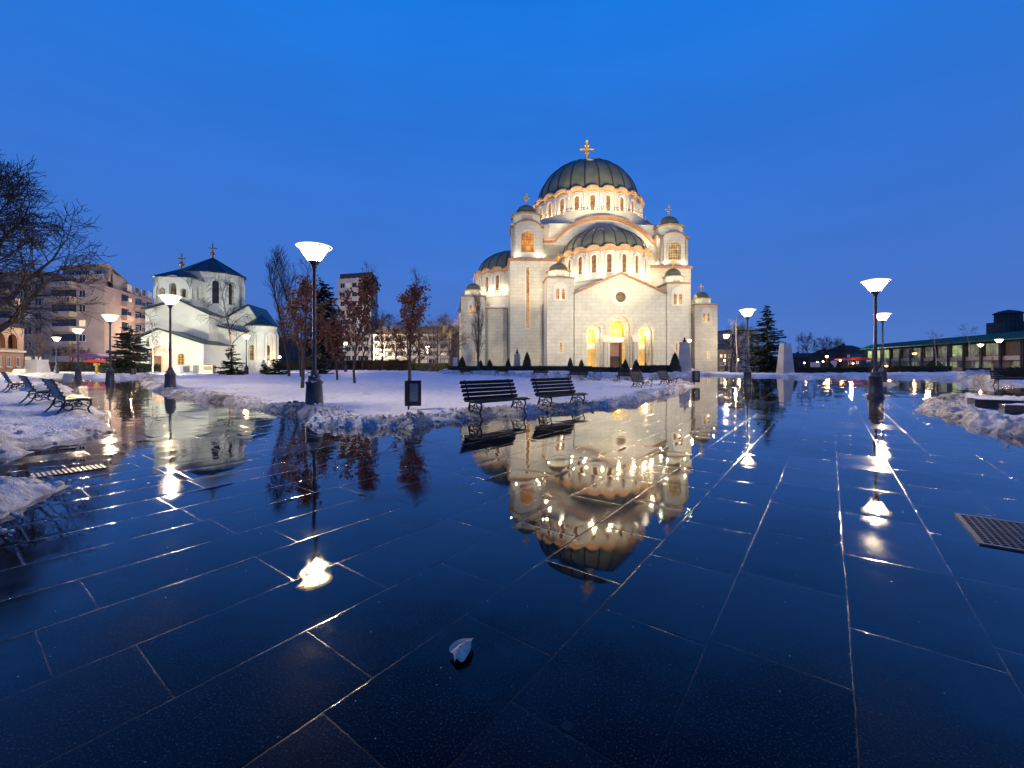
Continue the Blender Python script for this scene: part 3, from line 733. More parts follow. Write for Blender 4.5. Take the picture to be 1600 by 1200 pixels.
for xa, xb, zz in ((-43.8,-24,17.6),(22,38.9,16.5)):
    e = MB()
    for s in (-1, 1):
        e.add([(xa,s*9.9,zz+.05),(xb,s*9.9,zz+.05),(xb,0,zz+5.2),(xa,0,zz+5.2),(xa,s*9.9,zz+.3),(xb,s*9.9,zz+.3),(xb,0,zz+5.45),(xa,0,zz+5.45)],
              [(0,1,2,3),(7,6,5,4),(0,4,5,1),(3,7,4,0),(1,5,6,2)])
    e.build('arm_roof', M_LEAD, cath)
sn = MB(); sn.box(-35, -28, -13.4, -10, 18.75, 19.25); sn.box(-34, -29, -13.0, -10, 19.25, 19.7); sn.build('roof_snow', M_SNOW, cath)

# portal block
GX0, GX1, GXC, GZE, GZA, GY = -12.3, 11.7, -.1, 19.4, 24.6, -39.0
gtop = lambda x: GZA-(GZA-GZE)*abs(x-GXC)/((GX1-GX0)/2)
OPS = [(-.35, 2.95, 0, 10.7), (-7.15, 2.05, 0, 9.5), (6.35, 2.05, 0, 9.5)]
p = MB(); p.wall(GX0, GX1, 0, gtop, OPS, GY, GY+1.3, (GXC,))
p.box(GX0+.02, GX0+1, GY+1.3, -22, 0, GZE); p.box(GX1-1, GX1-.02, GY+1.3, -22, 0, GZE)
for cx, hw, sl, spn in OPS:
    p.band(cx, hw+.95, hw+1.2, 0 if cx > 1 or cx < -1 else 11.2, spn, GY-.12, GY+.05)
    p.band(cx, hw-.5, hw+.02, 0, spn, GY+1.1, GY+2.4); p.band(cx, hw-.95, hw-.48, 0, spn, GY+2.2, GY+3.4)
pb = p.build('portal_block', M_MARBLE, cath)
rf = MB()
for s in (-1, 1):
    xe = GXC+s*(GX1-GX0+.5)/2; ze = gtop(GXC+(GX1-GX0)/2)
    rf.add([(xe,GY+.4,ze),(GXC,GY+.4,GZA+.02),(GXC,-21.8,GZA+.02),(xe,-21.8,ze)], [(0,1,2,3)])
rf.build('roof', mat('grey_sheet_roof', (.12,.12,.115), .5, .3, var=.3), pb)
cp = MB(); cp.ribbon([(GX0-.3,gtop(GX0)-.08),(GXC,GZA),(GX1+.3,gtop(GX1)-.08)], GY-.45, GY+.7, .38); cp.ribbon([(GX0-.1,gtop(GX0)-.3),(GXC,GZA-.22),(GX1+.1,gtop(GX1)-.3)], GY-.2, GY+.2, .22); cp.build('gable_coping', M_COPPER, pb)
M_MOSAIC = mat('gold_mosaic', (.62,.34,.06), .35, .35, var=.45, vscale=2.2, bump=.3, bscale=30)
M_DOORWOOD = mat('honey_wood_door', (.62,.36,.09), .5, var=.18, vscale=1.5)
q = MB()
for x_, y_, z_ in ((-12.33,-39.35,19.2),(-28.15,-14.3,18.3),(-19.35,-32.2,17.3)):  # dark tubes added to stand for shaded joint lines between wall blocks
    q = MB(); q.tube([(x_,y_,0),(x_,y_,z_)], .11, 6); q.build('joint_shade_tube', M_IRON, cath)
for i, (cx, hw, sl, spn) in enumerate(OPS):
    lin = 8.5 if i == 0 else 6.7
    q = MB(); q.arch(cx, hw-.45, lin, spn, GY+3.3, GY+3.5, 16); q.build('tympanum', M_MOSAIC, pb)
    q = MB(); q.box(cx-hw, cx+hw, GY+3.3, GY+3.55, lin-1.5, lin); q.box(cx-hw, cx-hw+1.0, GY+3.28, GY+3.55, 0, lin-1.5); q.box(cx+hw-1.0, cx+hw, GY+3.28, GY+3.55, 0, lin-1.5); q.build('lintel', M_PLAIN, pb)
    if i:
        dr = MB(); zt = lin-1.5; zt = 5.0 if lin > 6 else 3.7
        zt = lin-1.5
        dr.box(cx-hw+1, cx-.02, GY+3.4, GY+3.5, 0, zt); dr.box(cx+.02, cx+hw-1, GY+3.4, GY+3.5, 0, zt)
        for s in (-1,1):
            for k in range(3):
                dr.box(cx+s*(hw-1)/2-(hw-1)/2+.12, cx+s*(hw-1)/2+(hw-1)/2-.12, GY+3.36, GY+3.41, .3+k*(zt-.3)/3, (k+1)*(zt-.3)/3)
        dr.build('door', M_DOORWOOD, pb)
    else:
        dr = MB(); dr.box(cx-1.95, cx-1.75, GY+3.1, GY+3.5, 0, 7.0); dr.box(cx+1.25, cx+1.95, GY+2.2, GY+3.2, 0, 7.0); dr.build('door', M_DOORWOOD, pb)
        dr = MB(); dr.box(cx-1.75, cx+1.3, GY+3.55, GY+3.65, 0, 3.5); dr.build('inner_doorway', mat('dark_interior', (.018,.006,.005), .7), pb)
        dr = MB(); dr.box(cx-1.75, cx+1.3, GY+3.5, GY+3.65, 3.5, 7.0); dr.box(cx-1.75, cx+1.3, GY+3.42, GY+3.54, 3.35, 3.5); dr.build('red_fanlight', mat('dark_red_fanlight', (.11,.012,.006), .4, var=.3), pb)
for cx in (-4.2, 3.5):
    q = MB(); q.lathe([(.95,0),(.95,.5),(.72,.6),(.7,.8),(.64,6.8),(.72,6.95)], 20, cx, GY-.15); q.build('column', mat('grey_marble', (.42,.40,.37), .5, var=.12), pb, smooth=30)
    q = MB(); q.poly([(cx-.75,GY-.9),(cx+.75,GY-.9),(cx+.75,GY+.6),(cx-.75,GY+.6)], 6.95, 7.15)
    q.add([(cx+a*.75,GY-.15+b*.75,7.15) for a,b in ((-1,-1),(1,-1),(1,1),(-1,1))]+[(cx+a*1.25,GY-.15+b*1.1,8.6) for a,b in ((-1,-1),(1,-1),(1,1),(-1,1))], [(0,1,5,4),(1,2,6,5),(2,3,7,6),(3,0,4,7),(4,5,6,7)])
    q.build('capital', M_PLAIN, pb)
q = MB(); q.M = Matrix.Translation((-.2, GY, 18.5)) @ Matrix.Rotation(R(90), 4, 'X')
q.lathe([(2.3,.02),(2.3,.08),(1.55,.08),(1.55,.25),(1.35,.25),(1.35,.05)], 40); q.M = None
rs = q.build('rose_window', M_PLAIN, pb)
q = MB(); q.M = Matrix.Translation((-.2, GY, 18.5)) @ Matrix.Rotation(R(90), 4, 'X')
q.lathe([(1.36,.06),(.01,.06)], 32); q.M = None; q.build('pane', lit_window('rose_pane', (.8,.48,.16), .5, .3, .3), rs)
q = MB(); q.bar((-1.5,GY-.12,18.5),(1.1,GY-.12,18.5),.16); q.bar((-.2,GY-.115,17.2),(-.2,GY-.115,19.8),.15); q.M = Matrix.Translation((-.2, GY-.1, 18.5)); q.ring((0,0,0),.62,.07,'y',20); q.ring((0,0,0),1.1,.06,'y',24); q.M = None; q.build('tracery', mat('bronze_tracery', (.20,.15,.08), .5, .4), rs)
q = MB(); q.box(-14,13,-43,-39.2,0,.35); q.box(-12,11,-42.4,-39.2,.35,.6); q.build('steps', mat('step_stone', (.25,.24,.23), .5), pb)

# its floodlights
WARM = (1,.75,.42); COOL = (.80,1,.66); WHITE = (1,.89,.60)
def clight(kind, loc, power, color, **kw): return light(kind, 'floodlight', loc, power, color, parent=cath, **kw)
K = 1.0
for (x, y, tx, ty, tz, pw) in [(-62,-70,-26,-20,14,1.0),(-20,-88,-14,-30,14,1.0),(22,-88,6,-36,14,1.0),(58,-72,28,-20,13,.9),(0,-95,0,-22,34,.8),(-70,-30,-40,0,12,.6)]:
    clight('SPOT', (x,y,6.0), 66000*pw*K, WHITE, to=(tx,ty,tz+2), spot_size=R(54), spot_blend=.9, shadow_soft_size=.8)
for (x, y, tz) in [(-48,-60,46),(44,-62,46),(0,-82,48)]:
    clight('SPOT', (x,y,3), 115000*K, WARM, to=(0,-8,tz), spot_size=R(34), spot_blend=.9, shadow_soft_size=.8)
for i in range(15):                                            # round the balcony of the main drum
    a = R(-112.5+15*i+0); clight('POINT', (19.7*math.sin(a), -19.7*math.cos(a), 47.9), 760*K, WARM, shadow_soft_size=.25)
for ctr, rot, n_, r_, z_ in (((.1,-22),0,11,13.9,25.9),((-25.4,0),R(-90),11,14,24.7),((22,0),R(90),5,14,24.7)):
    for i in range(n_):
        a = rot+R(-90+18*i); clight('POINT', (ctr[0]+r_*math.sin(a), ctr[1]-r_*math.cos(a), z_), 480*K, WARM, shadow_soft_size=.25)
for ctr, rot in (((.1,-22),0),((-25.4,0),R(-90))):
    for a in (-52,52):
        b_ = rot+R(a); clight('POINT', (ctr[0]+16.6*math.sin(b_), ctr[1]-16.6*math.cos(b_), 23.6), 260*K, COOL, shadow_soft_size=.3)
for (cx, cy, hw), zt in ((TL,31.5),(TR,29.9)):
    for sx in (-1,1):
        clight('POINT', (cx+sx*hw*.72, cy-hw-.55, zt+.55), 130*K, WHITE, shadow_soft_size=.12)
        clight('POINT', (cx+sx*hw*1.02, cy-hw*1.05, zt+11.3), 120*K, COOL, shadow_soft_size=.15)
    clight('POINT', (cx+(1 if cx < 0 else -1)*(hw+.9), cy-1, zt+.9), 200*K, WHITE, shadow_soft_size=.2)
    clight('POINT', (cx, cy, zt+4.0), 500*K, (1,.55,.15), shadow_soft_size=.4)
for cx, cy, r, z1 in TURRETS:
    for sx in (-1,1): clight('POINT', (cx+sx*r*.98, cy-r*.98, z1+.75), 75*K, COOL, shadow_soft_size=.15)
    clight('POINT', (cx, cy-r-1.7, z1-5.3), 26*K, WHITE, shadow_soft_size=.15)
for cx, hw, sl, spn in OPS:
    clight('POINT', (cx, GY+1.6, spn-.6), 420*K, (1,.80,.46), shadow_soft_size=.4)
    clight('POINT', (cx, GY+2.0, 1.2), 70*K, (1,.80,.45), shadow_soft_size=.3)

for x, y, z, r_ in [(0,0,75,9),(TL[0],TL[1],49.6,5),(TR[0],TR[1],47,5)] + [(t[0],t[1],t[3]+5.2,4) for t in TURRETS]:
    clight('SPOT', (x-2,y-r_-6,z-9), 9500 if z > 60 else 2300, (1,.80,.45), to=(x,y,z), spot_size=R(50 if z > 60 else 34), spot_blend=.8, shadow_soft_size=.3)

for x, y, z, pw in [(-19.6,-19.8,40.2,420),(19.2,-19.8,40.2,420),(-12.5,-21.9,43.9,150),(12.5,-21.9,43.9,150),(-4,-22.2,46.4,110),(4,-22.2,46.4,110)]:
    clight('POINT', (x,y-.6,z), pw, (1,.82,.52), shadow_soft_size=.3)

for sx in (-1, 1): clight('POINT', (-17.0 if sx < 0 else 13.6, -24.4, 39.3 if sx < 0 else 37.6), 600 if sx < 0 else 420, (1,.84,.56), shadow_soft_size=.3)
clight('SPOT', (-6,-95,3), 300000, (1,.86,.55), to=(0,-8,63), spot_size=R(17), spot_blend=.9, shadow_soft_size=.6)
clight('SPOT', (4,-90,3), 60000, (1,.85,.58), to=(0,-30,38), spot_size=R(18), spot_blend=.9, shadow_soft_size=.6)

# ------------------------------------------------------------------ small white church on the left
def solver(X0, Y0, th):
    c, s = math.cos(th), math.sin(th)
    def f(px, py, yl):
        k = (px-800)/FPX
        x = (k*(Y0+yl*c)-X0+yl*s)/(c-k*s); Y = Y0+x*s+yl*c
        return x, (HZ-py)/FPX*Y+CAM_H
    return f
SX0, SY0, STH = (331-800)/FPX*78, 78.0, R(10)
sv = solver(SX0, SY0, STH)
sch = thing('small_church', 'smaller cream church with blue sheet roofs and an orange lit doorway', 'church', (SX0, SY0, 0), STH)
DARKW = mat('dark_church_window', (.02,.018,.02), .3)
p = MB()
x0, _ = sv(220,0,-15); x1, z1 = sv(318,538,-15); xa, za = sv(248,515,-15); _, z0 = sv(220,527,-15)
ptop = lambda x: za-(za-z0)*(xa-x)/(xa-x0) if x < xa else za-(za-z1)*(x-xa)/(x1-xa)
dx_, _ = sv(249,0,-15)
p.wall(x0, x1, 0, ptop, [(dx_,1.35,0,2.7),(xa-.1,1.6,4.0,4.2)], -15, -14.3, (xa,))
p.box(x0+.02,x1-.02,-13.9,-6,0,min(z0,z1)); p.box(x0+.02,x0+.7,-14.3,-13.9,0,min(z0,z1)); p.box(x1-.7,x1-.02,-14.3,-13.9,0,min(z0,z1))
porch = p.build('porch', M_PLASTER, sch)
q = MB(); q.add([(x0-.4,-15.4,z0),(xa,-15.4,za+.05),(xa,-6,za+.05),(x0-.4,-6,z0),(x1+.4,-15.4,z1),(x1+.4,-6,z1)], [(0,1,2,3),(1,4,5,2)])
q.ribbon([(x0-.4,z0),(xa,za+.05),(x1+.4,z1)], -15.45, -14.9, .22); q.build('porch_roof', M_BLUEROOF, porch)
q = MB(); q.box(dx_-1.3,dx_-.1,-14.5,-14.35,0,2.6); q.build('door', mat('brown_church_door', (.22,.08,.03), .5), porch)
q = MB(); q.arch(dx_, 1.33, 0, 2.7, -14.2, -14.0); q.build('lit_doorway', glow('orange_interior', (1,.30,.04), 1.1), porch)
q = MB(); q.arch(xa-.1, 1.58, 4.0, 4.2, -14.6, -14.4); q.build('fresco_lunette', mat('dark_fresco', (.22,.15,.08), .7, var=.6, vscale=3), porch)
wx_, wz0 = sv(283,570,-15); _, wz1 = sv(283,553,-15)
q = MB(); q.arch(wx_, .42, wz0, wz1-.4, -15.05, -14.9); q.build('window', lit_window('amber_church_window', (1,.50,.06), .9, .4, .4), porch)
n_ = MB()
x0, z0 = sv(227,484,-9); x1, z1 = sv(326,492,-9); xa, za = sv(280,470,-9)
ntop = lambda x: za-(za-z0)*(xa-x)/(xa-x0) if x < xa else za-(za-z1)*(x-xa)/(x1-xa)
n_.wall(x0, x1, 0, ntop, [], -9, 8, (xa,))
nave = n_.build('nave', M_PLASTER, sch)
q = MB(); q.add([(x0-.4,-9.4,z0+.05),(xa,-9.4,za+.1),(xa,8,za+.1),(x0-.4,8,z0+.05),(x1+.4,-9.4,z1+.05),(x1+.4,8,z1+.05)], [(0,1,2,3),(1,4,5,2)])
q.ribbon([(x0-.4,z0+.05),(xa,za+.1),(x1+.4,z1+.05)], -9.45, -9, .2); q.build('nave_roof', M_BLUEROOF, nave)
# side aisle with lean-to roof
x0, z0 = sv(320,505,-6); x1, z1 = sv(384,520,-6)
q = MB(); q.ext([(x0-1,0),(x1,0),(x1,z1),(x0-1,z0)], -6, 7); ais = q.build('side_aisle', M_PLASTER, sch)
q = MB(); q.add([(x0-1.2,-6.4,z0+.1),(x1+.4,-6.4,z1+.05),(x1+.4,7,z1+.05),(x0-1.2,7,z0+.1),(x0-1.2,-6.4,z0+.32),(x1+.4,-6.4,z1+.27),(x1+.4,7,z1+.27),(x0-1.2,7,z0+.32)], [(3,2,1,0),(4,5,6,7),(0,1,5,4),(1,2,6,5)]); q.build('aisle_roof', M_BLUEROOF, ais)
q = MB(); q.add([(x0-.9,-5.8,z0+.34),(x1-.2,-5.8,z1+.32),(x1-.2,6,z1+.32),(x0-.9,6,z0+.34)], [(0,1,2,3)]); q.build('roof_snow', M_SNOW, ais)
# belfry tower
x0, z0 = sv(241,432,-8.6); x1, _ = sv(298,0,-8.6); zb = sv(270,478,-8.6)[1]; zt = z0
b = MB(); w_ = x1-x0; dpt = w_*.95; cx, cy = (x0+x1)/2, -8.6+dpt/2
M0 = Matrix.Translation((cx, cy, 0))
for k in range(4):
    hw = (w_ if k % 2 == 0 else dpt)/2; of = (dpt if k % 2 == 0 else w_)/2
    b.M = M0 @ Matrix.Rotation(math.pi/2*k, 4, 'Z')
    b.wall(-hw, hw, zb-3, lambda x: zt, [(0,.55,zb+1.4,zb+3.2),(-1.5,.42,zb+1.4,zb+2.5),(1.5,.42,zb+1.4,zb+2.5)], -of, -of+.6)
    b.band(0, 2.3, 2.55, zb+1.2, zb+2.4, -of-.12, -of+.05)
    b.box(-hw-.1, hw+.1, -of-.14, -of+.05, zb-.15, zb+.1)
b.M = None
b.box(cx-w_/2+.7, cx+w_/2-.7, cy-dpt/2+.7, cy+dpt/2-.7, zb-3, zb+1.2)
bf = b.build('belfry', M_PLASTER, sch)
r_ = MB(); za = zt+1.9; ov = .35
r_.add([(cx-w_/2-ov,cy-dpt/2-ov,zt),(cx+w_/2+ov,cy-dpt/2-ov,zt),(cx+w_/2+ov,cy+dpt/2+ov,zt),(cx-w_/2-ov,cy+dpt/2+ov,zt),(cx,cy,za)], [(0,1,4),(1,2,4),(2,3,4),(3,0,4),(3,2,1,0)])
r_.build('belfry_roof', M_BLUEROOF, bf)
def small_cross(par, x, y, z, h):
    q = MB(); q.lathe([(.01,z),(.18,z+.1),(.1,z+.5),(.38,z+.8),(.4,z+1.0),(.1,z+1.3)], 12, x, y)
    q.bar((x,y,z+1.2),(x,y,z+h),.16); q.bar((x-h*.23,y,z+h*.68),(x+h*.23,y,z+h*.68),.16); q.build('cross', mat('dull_gilt', (.45,.26,.06), .4, .9), par)
small_cross(bf, cx, cy, za-.15, 2.7)
q = MB()
for s in (-1.2, 0, 1.2): q.lathe([(.01,zb+2.6),(.2,zb+2.55),(.3,zb+2.0),(.42,zb+1.75)], 10, cx+s, cy-dpt/2+.9)
q.build('bells', mat('bronze_bell', (.25,.12,.05), .4, .8), bf)
# drum
xl, _ = sv(287,0,0); xr, _ = sv(377,0,0); rr = (xr-xl)/2; cx = (xl+xr)/2; zt = sv(331,424,-rr)[1]; zap = sv(331,403,0)[1]; zb = 7
d = MB()
N8 = 12
for k in range(N8):
    a = 2*math.pi/N8*k; d.M = Matrix.Translation((cx,0,0)) @ Matrix.Rotation(a, 4, 'Z'); hw = rr*math.tan(math.pi/N8)
    d.wall(-hw, hw, zb, lambda x: zt, [(0,.5,zt-5.4,zt-1.9)], -rr, -rr+.6)
    d.band(0, 1.05, 1.3, zt-6, zt-1.9, -rr-.12, -rr+.02); d.box(-hw, hw, -rr-.12, -rr+.02, zt-6.2, zt-5.95)
d.M = None; dr = d.build('drum', M_PLASTER, sch)
d = MB(); d.lathe([(rr-.5,zb),(rr-.5,zt)], 12, cx, 0, a0=R(15), a1=R(375)); d.build('drum_windows', DARKW, dr)
d = MB(); d.lathe([(rr+.5,zt-.1),(rr+.5,zt+.12),(.05,zap)], 12, cx, 0, a0=R(15), a1=R(375))
for k in range(12):
    a = R(15)+2*math.pi/12*k; d.bar((cx+(rr+.5)*math.sin(a),-(rr+.5)*math.cos(a),zt+.16),(cx,0,zap+.03),.12)
d.build('drum_roof', M_BLUEROOF, dr); small_cross(dr, cx, 0, zap-.2, 2.9)
# transept gable and round apse on the right
x0, z0 = sv(386,516,1); x1, z1 = sv(421,512,1); xa, za = sv(403,482,1)
q = MB(); q.ext([(x0-3,0),(x1,0),(x1,z1),(xa,za),(x0-3,z0+1)], -3, 5); tr = q.build('transept', M_PLASTER, sch)
q = MB(); q.ribbon([(x0-3,z0+1.05),(xa,za+.05),(x1+.4,z1)], -3.4, 5.2, .22); q.build('transept_roof', M_BLUEROOF, tr)
xl, _ = sv(386,0,-3.5); xr, _ = sv(431,0,-3.5); rr = (xr-xl)/2; cx = (xl+xr)/2; zt = sv(408,509,-3.5-rr)[1]; zap = sv(400,492,-3.5)[1]
q = MB(); q.lathe([(rr,0),(rr,zt-.3),(rr+.15,zt-.2),(rr+.15,zt)], 20, cx, -3.5)
for k in range(10):
    a = 2*math.pi/10*k+.3; q.M = Matrix.Translation((cx,-3.5,0)) @ Matrix.Rotation(a, 4, 'Z'); q.band(0, .75, .95, .5, zt-1.9, -rr-.14, -rr+.08); q.M = None
ap_ = q.build('apse', M_PLASTER, sch)
q = MB(); q.lathe([(rr+.4,zt),(rr+.4,zt+.12),(.05,zap)], 20, cx, -3.5); q.build('apse_roof', M_BLUEROOF, ap_)
for a, lit in ((-.28,1),(.75,0)):
    q = MB(); q.M = Matrix.Translation((cx,-3.5,0)) @ Matrix.Rotation(a, 4, 'Z'); q.arch(0,.34,2.0,4.3,-rr-.08,-rr+.2); q.M = None
    q.build('window', lit_window('slit_amber', (1,.45,.05), .5, .4, .4, var=.9) if lit else DARKW, ap_)
for x, y, tx, ty, tz, pw in ((-14,-36,-3,-10,7,1),(9,-32,5,-4,6,.9),(-24,-24,-8,-12,5,.5),(24,-20,9,-3,5,.5)):
    light('SPOT', 'floodlight', (x,y,1.2), 18500*pw, (1,.97,.74), parent=sch, to=(tx,ty,tz), spot_size=R(75), spot_blend=.9, shadow_soft_size=.5)

# ------------------------------------------------------------------ town buildings
M_BEIGE = mat('beige_render', (.40,.33,.27), .85, var=.15, vscale=.4, bump=.1, bscale=3)
M_CREAM = mat('cream_render', (.42,.36,.26), .85, var=.18, vscale=.4)
M_ROSE = mat('rosy_render', (.40,.30,.27), .85, var=.15, vscale=.5)
M_CONC = mat('pale_concrete', (.50,.47,.44), .85, var=.15, vscale=.3)
M_GREYW = mat('grey_white_render', (.42,.42,.42), .85, var=.12, vscale=.3)
M_DARKB = mat('dark_render', (.10,.085,.08), .85, var=.3, vscale=.4)
M_FRAMEW = mat('white_window_frame', (.5,.5,.5), .6, var=.05)
M_LITW = glow('lamplit_room', (1,.62,.22), .9)
M_LITDIM = glow('dim_lit_room', (.75,.62,.40), .18)
M_ROOFDK = mat('dark_roof', (.04,.04,.045), .7)
_win = {}
def window(parent, x, y, z, rz, w, h, g=0, frame=True):
    key = (round(w,2), round(h,2), g, frame)
    if key not in _win:
        m = MB()
        m.box(-w/2+.06, w/2-.06, -.03, .15, .06, h-.06); m.cur = 1
        if frame:
            for a, b in ((-w/2,-w/2+.08),(w/2-.08,w/2),(-.035,.035)): m.box(a, b, -.07, .12, 0, h)
            m.box(-w/2+.08, w/2-.08, -.07, .12, 0, .08); m.box(-w/2+.08, w/2-.08, -.07, .12, h-.08, h); m.box(-w/2-.12, w/2+.12, -.16, .1, -.09, -.003)
        o = m.build('window', [(M_DARKGLASS, M_LITW, M_LITDIM)[g], M_FRAMEW], parent); _win[key] = o
    else: o = dup(_win[key], parent=parent)
    o.location = (x, y, z); o.rotation_euler = (0,0,rz); return o
def face(parent, A, B, z0, fh, floors, cols, w, h, rnd, lit=.06, dim=.1, skip=None, m0=1.5, m1=1.5):
    A, B = Vector(A), Vector(B); L = (B-A).length; d = (B-A)/L; rz = math.atan2(d.y, d.x)
    for f in range(floors):
        for c in range(cols):
            if skip and skip(f, c): continue
            t = m0+(L-m0-m1)*(c+.5)/cols; q = A+d*t; r = rnd.random()
            window(parent, q.x, q.y, z0+fh*f, rz, w, h, 1 if r < lit else 2 if r < lit+dim else 0)
def balcony(parent, A, B, t0, t1, z, depth=1.3, m=None, rail=None):
    A, B = Vector(A), Vector(B); d = (B-A).normalized(); rz = math.atan2(d.y, d.x); q = A+d*((t0+t1)/2); w = (t1-t0)/2
    b = MB(); b.box(-w,w,-depth,0,-.15,0); b.box(-w,w,-depth,-depth+.1,0,.95); b.box(-w,-w+.1,-depth+.1,0,0,.95); b.box(w-.1,w,-depth+.1,0,0,.95)
    o = b.build('balcony', m or M_BEIGE, parent); o.location = (q.x,q.y,z); o.rotation_euler = (0,0,rz)
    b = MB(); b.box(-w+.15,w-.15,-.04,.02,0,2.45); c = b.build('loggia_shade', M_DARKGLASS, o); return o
def P2(px, Y): return (wx(px, Y), Y)

rn = random.Random(7)
# tall apartment block, two faces meeting at a corner
A, B, C_ = P2(78,88), P2(163,86), P2(243,109)
H1 = wz(410,86); H2 = wz(440,109)
ab = thing('apartment_block', 'tall beige apartment block with dark recessed balconies and set back top floor', 'apartments', (A[0],A[1],0))
o = Vector((A[0],A[1]))
a0 = Vector((0,0)); b0 = Vector(B)-o; c0 = Vector(C_)-o
q = MB(); q.poly([tuple(a0), tuple(b0), tuple(b0+Vector((-15,20))), tuple(a0+Vector((-4,24)))], 0, H1-3.2); q.build('wall', M_BEIGE, ab)
q = MB(); q.poly([tuple(b0+Vector((.02,.02))), tuple(c0), tuple(c0+Vector((-16,4))), tuple(b0+Vector((-15,3)))], 0, H1-4.6); q.build('side_wing', M_ROSE, ab)
q = MB(); q.poly([tuple(a0+Vector((1.0,1.6))), tuple(b0+Vector((-.6,1.6))), tuple(b0+Vector((-13,18))), tuple(a0+Vector((-2,20)))], H1-3.2, H1-.3); q.poly([tuple(a0+Vector((.4,.9))), tuple(b0+Vector((-.1,.9))), tuple(b0+Vector((-12.5,19))), tuple(a0+Vector((-2.5,21)))], H1-.3, H1); q.build('penthouse', M_BEIGE, ab)
q = MB(); q.poly([tuple(b0+Vector((-2,4))), tuple(b0+(c0-b0)*.45+Vector((-1,0))), tuple(b0+(c0-b0)*.45+Vector((-9,3))), tuple(b0+Vector((-9,7)))], H1-4.6, H1-1.4); q.poly([tuple(b0+(c0-b0)*.45), tuple(c0+Vector((-1.5,0))), tuple(c0+Vector((-9,3))), tuple(b0+(c0-b0)*.45+Vector((-8,3)))], H1-4.6, H1-3.4); q.build('attic', M_BEIGE, ab)
face(ab, (1.0,1.6), tuple(b0+Vector((-.6,1.6))), H1-3.0, 3, 1, 5, 1.3, 1.9, rn, .0, .1)
pr = MB(); pr.box(0,b0.length,-.1,0,H1-3.2,H1-2.3)
po = pr.build('parapet', M_BEIGE, ab); po.rotation_euler = (0,0,math.atan2(b0.y,b0.x))
fh = 3.0
for f in range(6):
    z = 2.0+fh*f
    balcony(ab, tuple(a0), tuple(b0), .4, 6.6, z); 
    window(ab, *(tuple(b0*(8.0/b0.length))), z+.9, math.atan2(b0.y,b0.x), 1.6, 1.4, 1 if f == 2 else 0)
face(ab, tuple(b0+(c0-b0)*.30), tuple(c0), 2.6, 3.0, 6, 4, 2.0, 1.5, rn, .08, .12)
for f in range(1,5):
    for k in (.36,.62,.86): balcony(ab, tuple(b0+(c0-b0)*(k-.08)), tuple(c0), 0, 3.4, 2.0+3*f, 1.0, M_ROSE)
# its neighbour, further left
A, B = P2(-70,92), P2(79,92); Hh = wz(428,92)
nb = thing('apartment_block', 'cream apartment block behind the bare tree, with long balconies', 'apartments', (A[0],A[1],0))
L = B[0]-A[0]; q = MB(); q.box(0,L,0,14,0,Hh); q.box(-.3,L+.1,-.4,14,Hh,Hh+.35); q.build('wall', M_CREAM, nb)
face(nb, (0,0), (L,0), 1.5, 3.1, 6, 8, 1.5, 1.5, rn, .10, .12, skip=lambda f,c: c in (3,4))
for f in range(1,6): balcony(nb, (0,0), (L,0), L*.39, L*.6, .9+3.1*f, 1.2, M_CREAM)
# brick house
A = P2(-40,54); E_ = P2(37,64); Hb = wz(506,62)
M_BRICK = stone('red_brown_brick', (.30,.13,.08), .5, .16, .6, .3, .02)
bh = thing('brick_house', 'low red brick house with arched upper loggia at far left', 'house', (A[0],A[1],0), math.atan2(E_[1]-A[1],E_[0]-A[0]))
Lb = math.hypot(E_[0]-A[0],E_[1]-A[1]); q = MB(); q.wall(0, Lb, 0, lambda x: Hb-.5, [(2.6,1.2,3.6,4.5),(5.4,1.2,3.6,4.5),(8.4,1.2,3.6,4.5)], 0, .5); q.box(0.02,Lb-.02,1.0,9,0,Hb-.5); q.box(Lb-.5,Lb-.02,.5,1,0,Hb-.5); q.box(0.02,.5,.5,1,0,Hb-.5); q.build('wall', M_BRICK, bh)
q = MB(); q.add([(-.5,-.6,Hb-.5),(Lb+.5,-.6,Hb-.5),(Lb+.5,9.5,Hb-.5),(-.5,9.5,Hb-.5),(1.5,4,Hb+1.6),(Lb-2,4,Hb+1.6)], [(0,1,5,4),(1,2,5),(2,3,4,5),(3,0,4),(3,2,1,0)]); q.build('roof', mat('old_tile_roof', (.10,.06,.05), .8, var=.3), bh)
for x in (2.2, 5.0, 7.3, 9.6): window(bh, x, -.01, 1.0, 0, .9, 1.4, 0)
q = MB(); q.box(-.1,Lb+.1,-.25,0,3.05,3.35); q.build('string_course', M_CONC, bh)
# high rise
A, B, C_ = P2(527,205), P2(580,200), P2(590,226); Ht = wz(432,200)
ht = thing('tower_block', 'pale concrete high rise with bands of windows behind the park trees', 'high rise', (A[0],A[1],0))
b0 = Vector(B)-Vector(A); c0 = Vector(C_)-Vector(A)
q = MB(); q.poly([(0,0), tuple(b0), tuple(c0), (-1,24)], 0, Ht); q.build('wall', M_CONC, ht)
q = MB(); q.poly([(1.5,-.6), tuple(b0+Vector((.7,-.6))), tuple(c0+Vector((.5,0))), (.5,22)], Ht, Ht+2); q.build('roof', M_ROOFDK, ht)
q = MB(); q.bar((10,6,Ht+1),(10,6,Ht+7),.15); q.bar((8.5,6,Ht+6),(11.5,6,Ht+6),.1); q.build('aerial', M_IRON, ht)
face(ht, (0,0), tuple(b0), 3, 4.3, 10, 5, 2.5, 2.2, rn, .0, .12, m0=1.4, m1=1)
face(ht, tuple(b0), tuple(c0), 3, 4.3, 10, 2, 3.5, 1.5, rn, .0, .1, m0=4, m1=8)
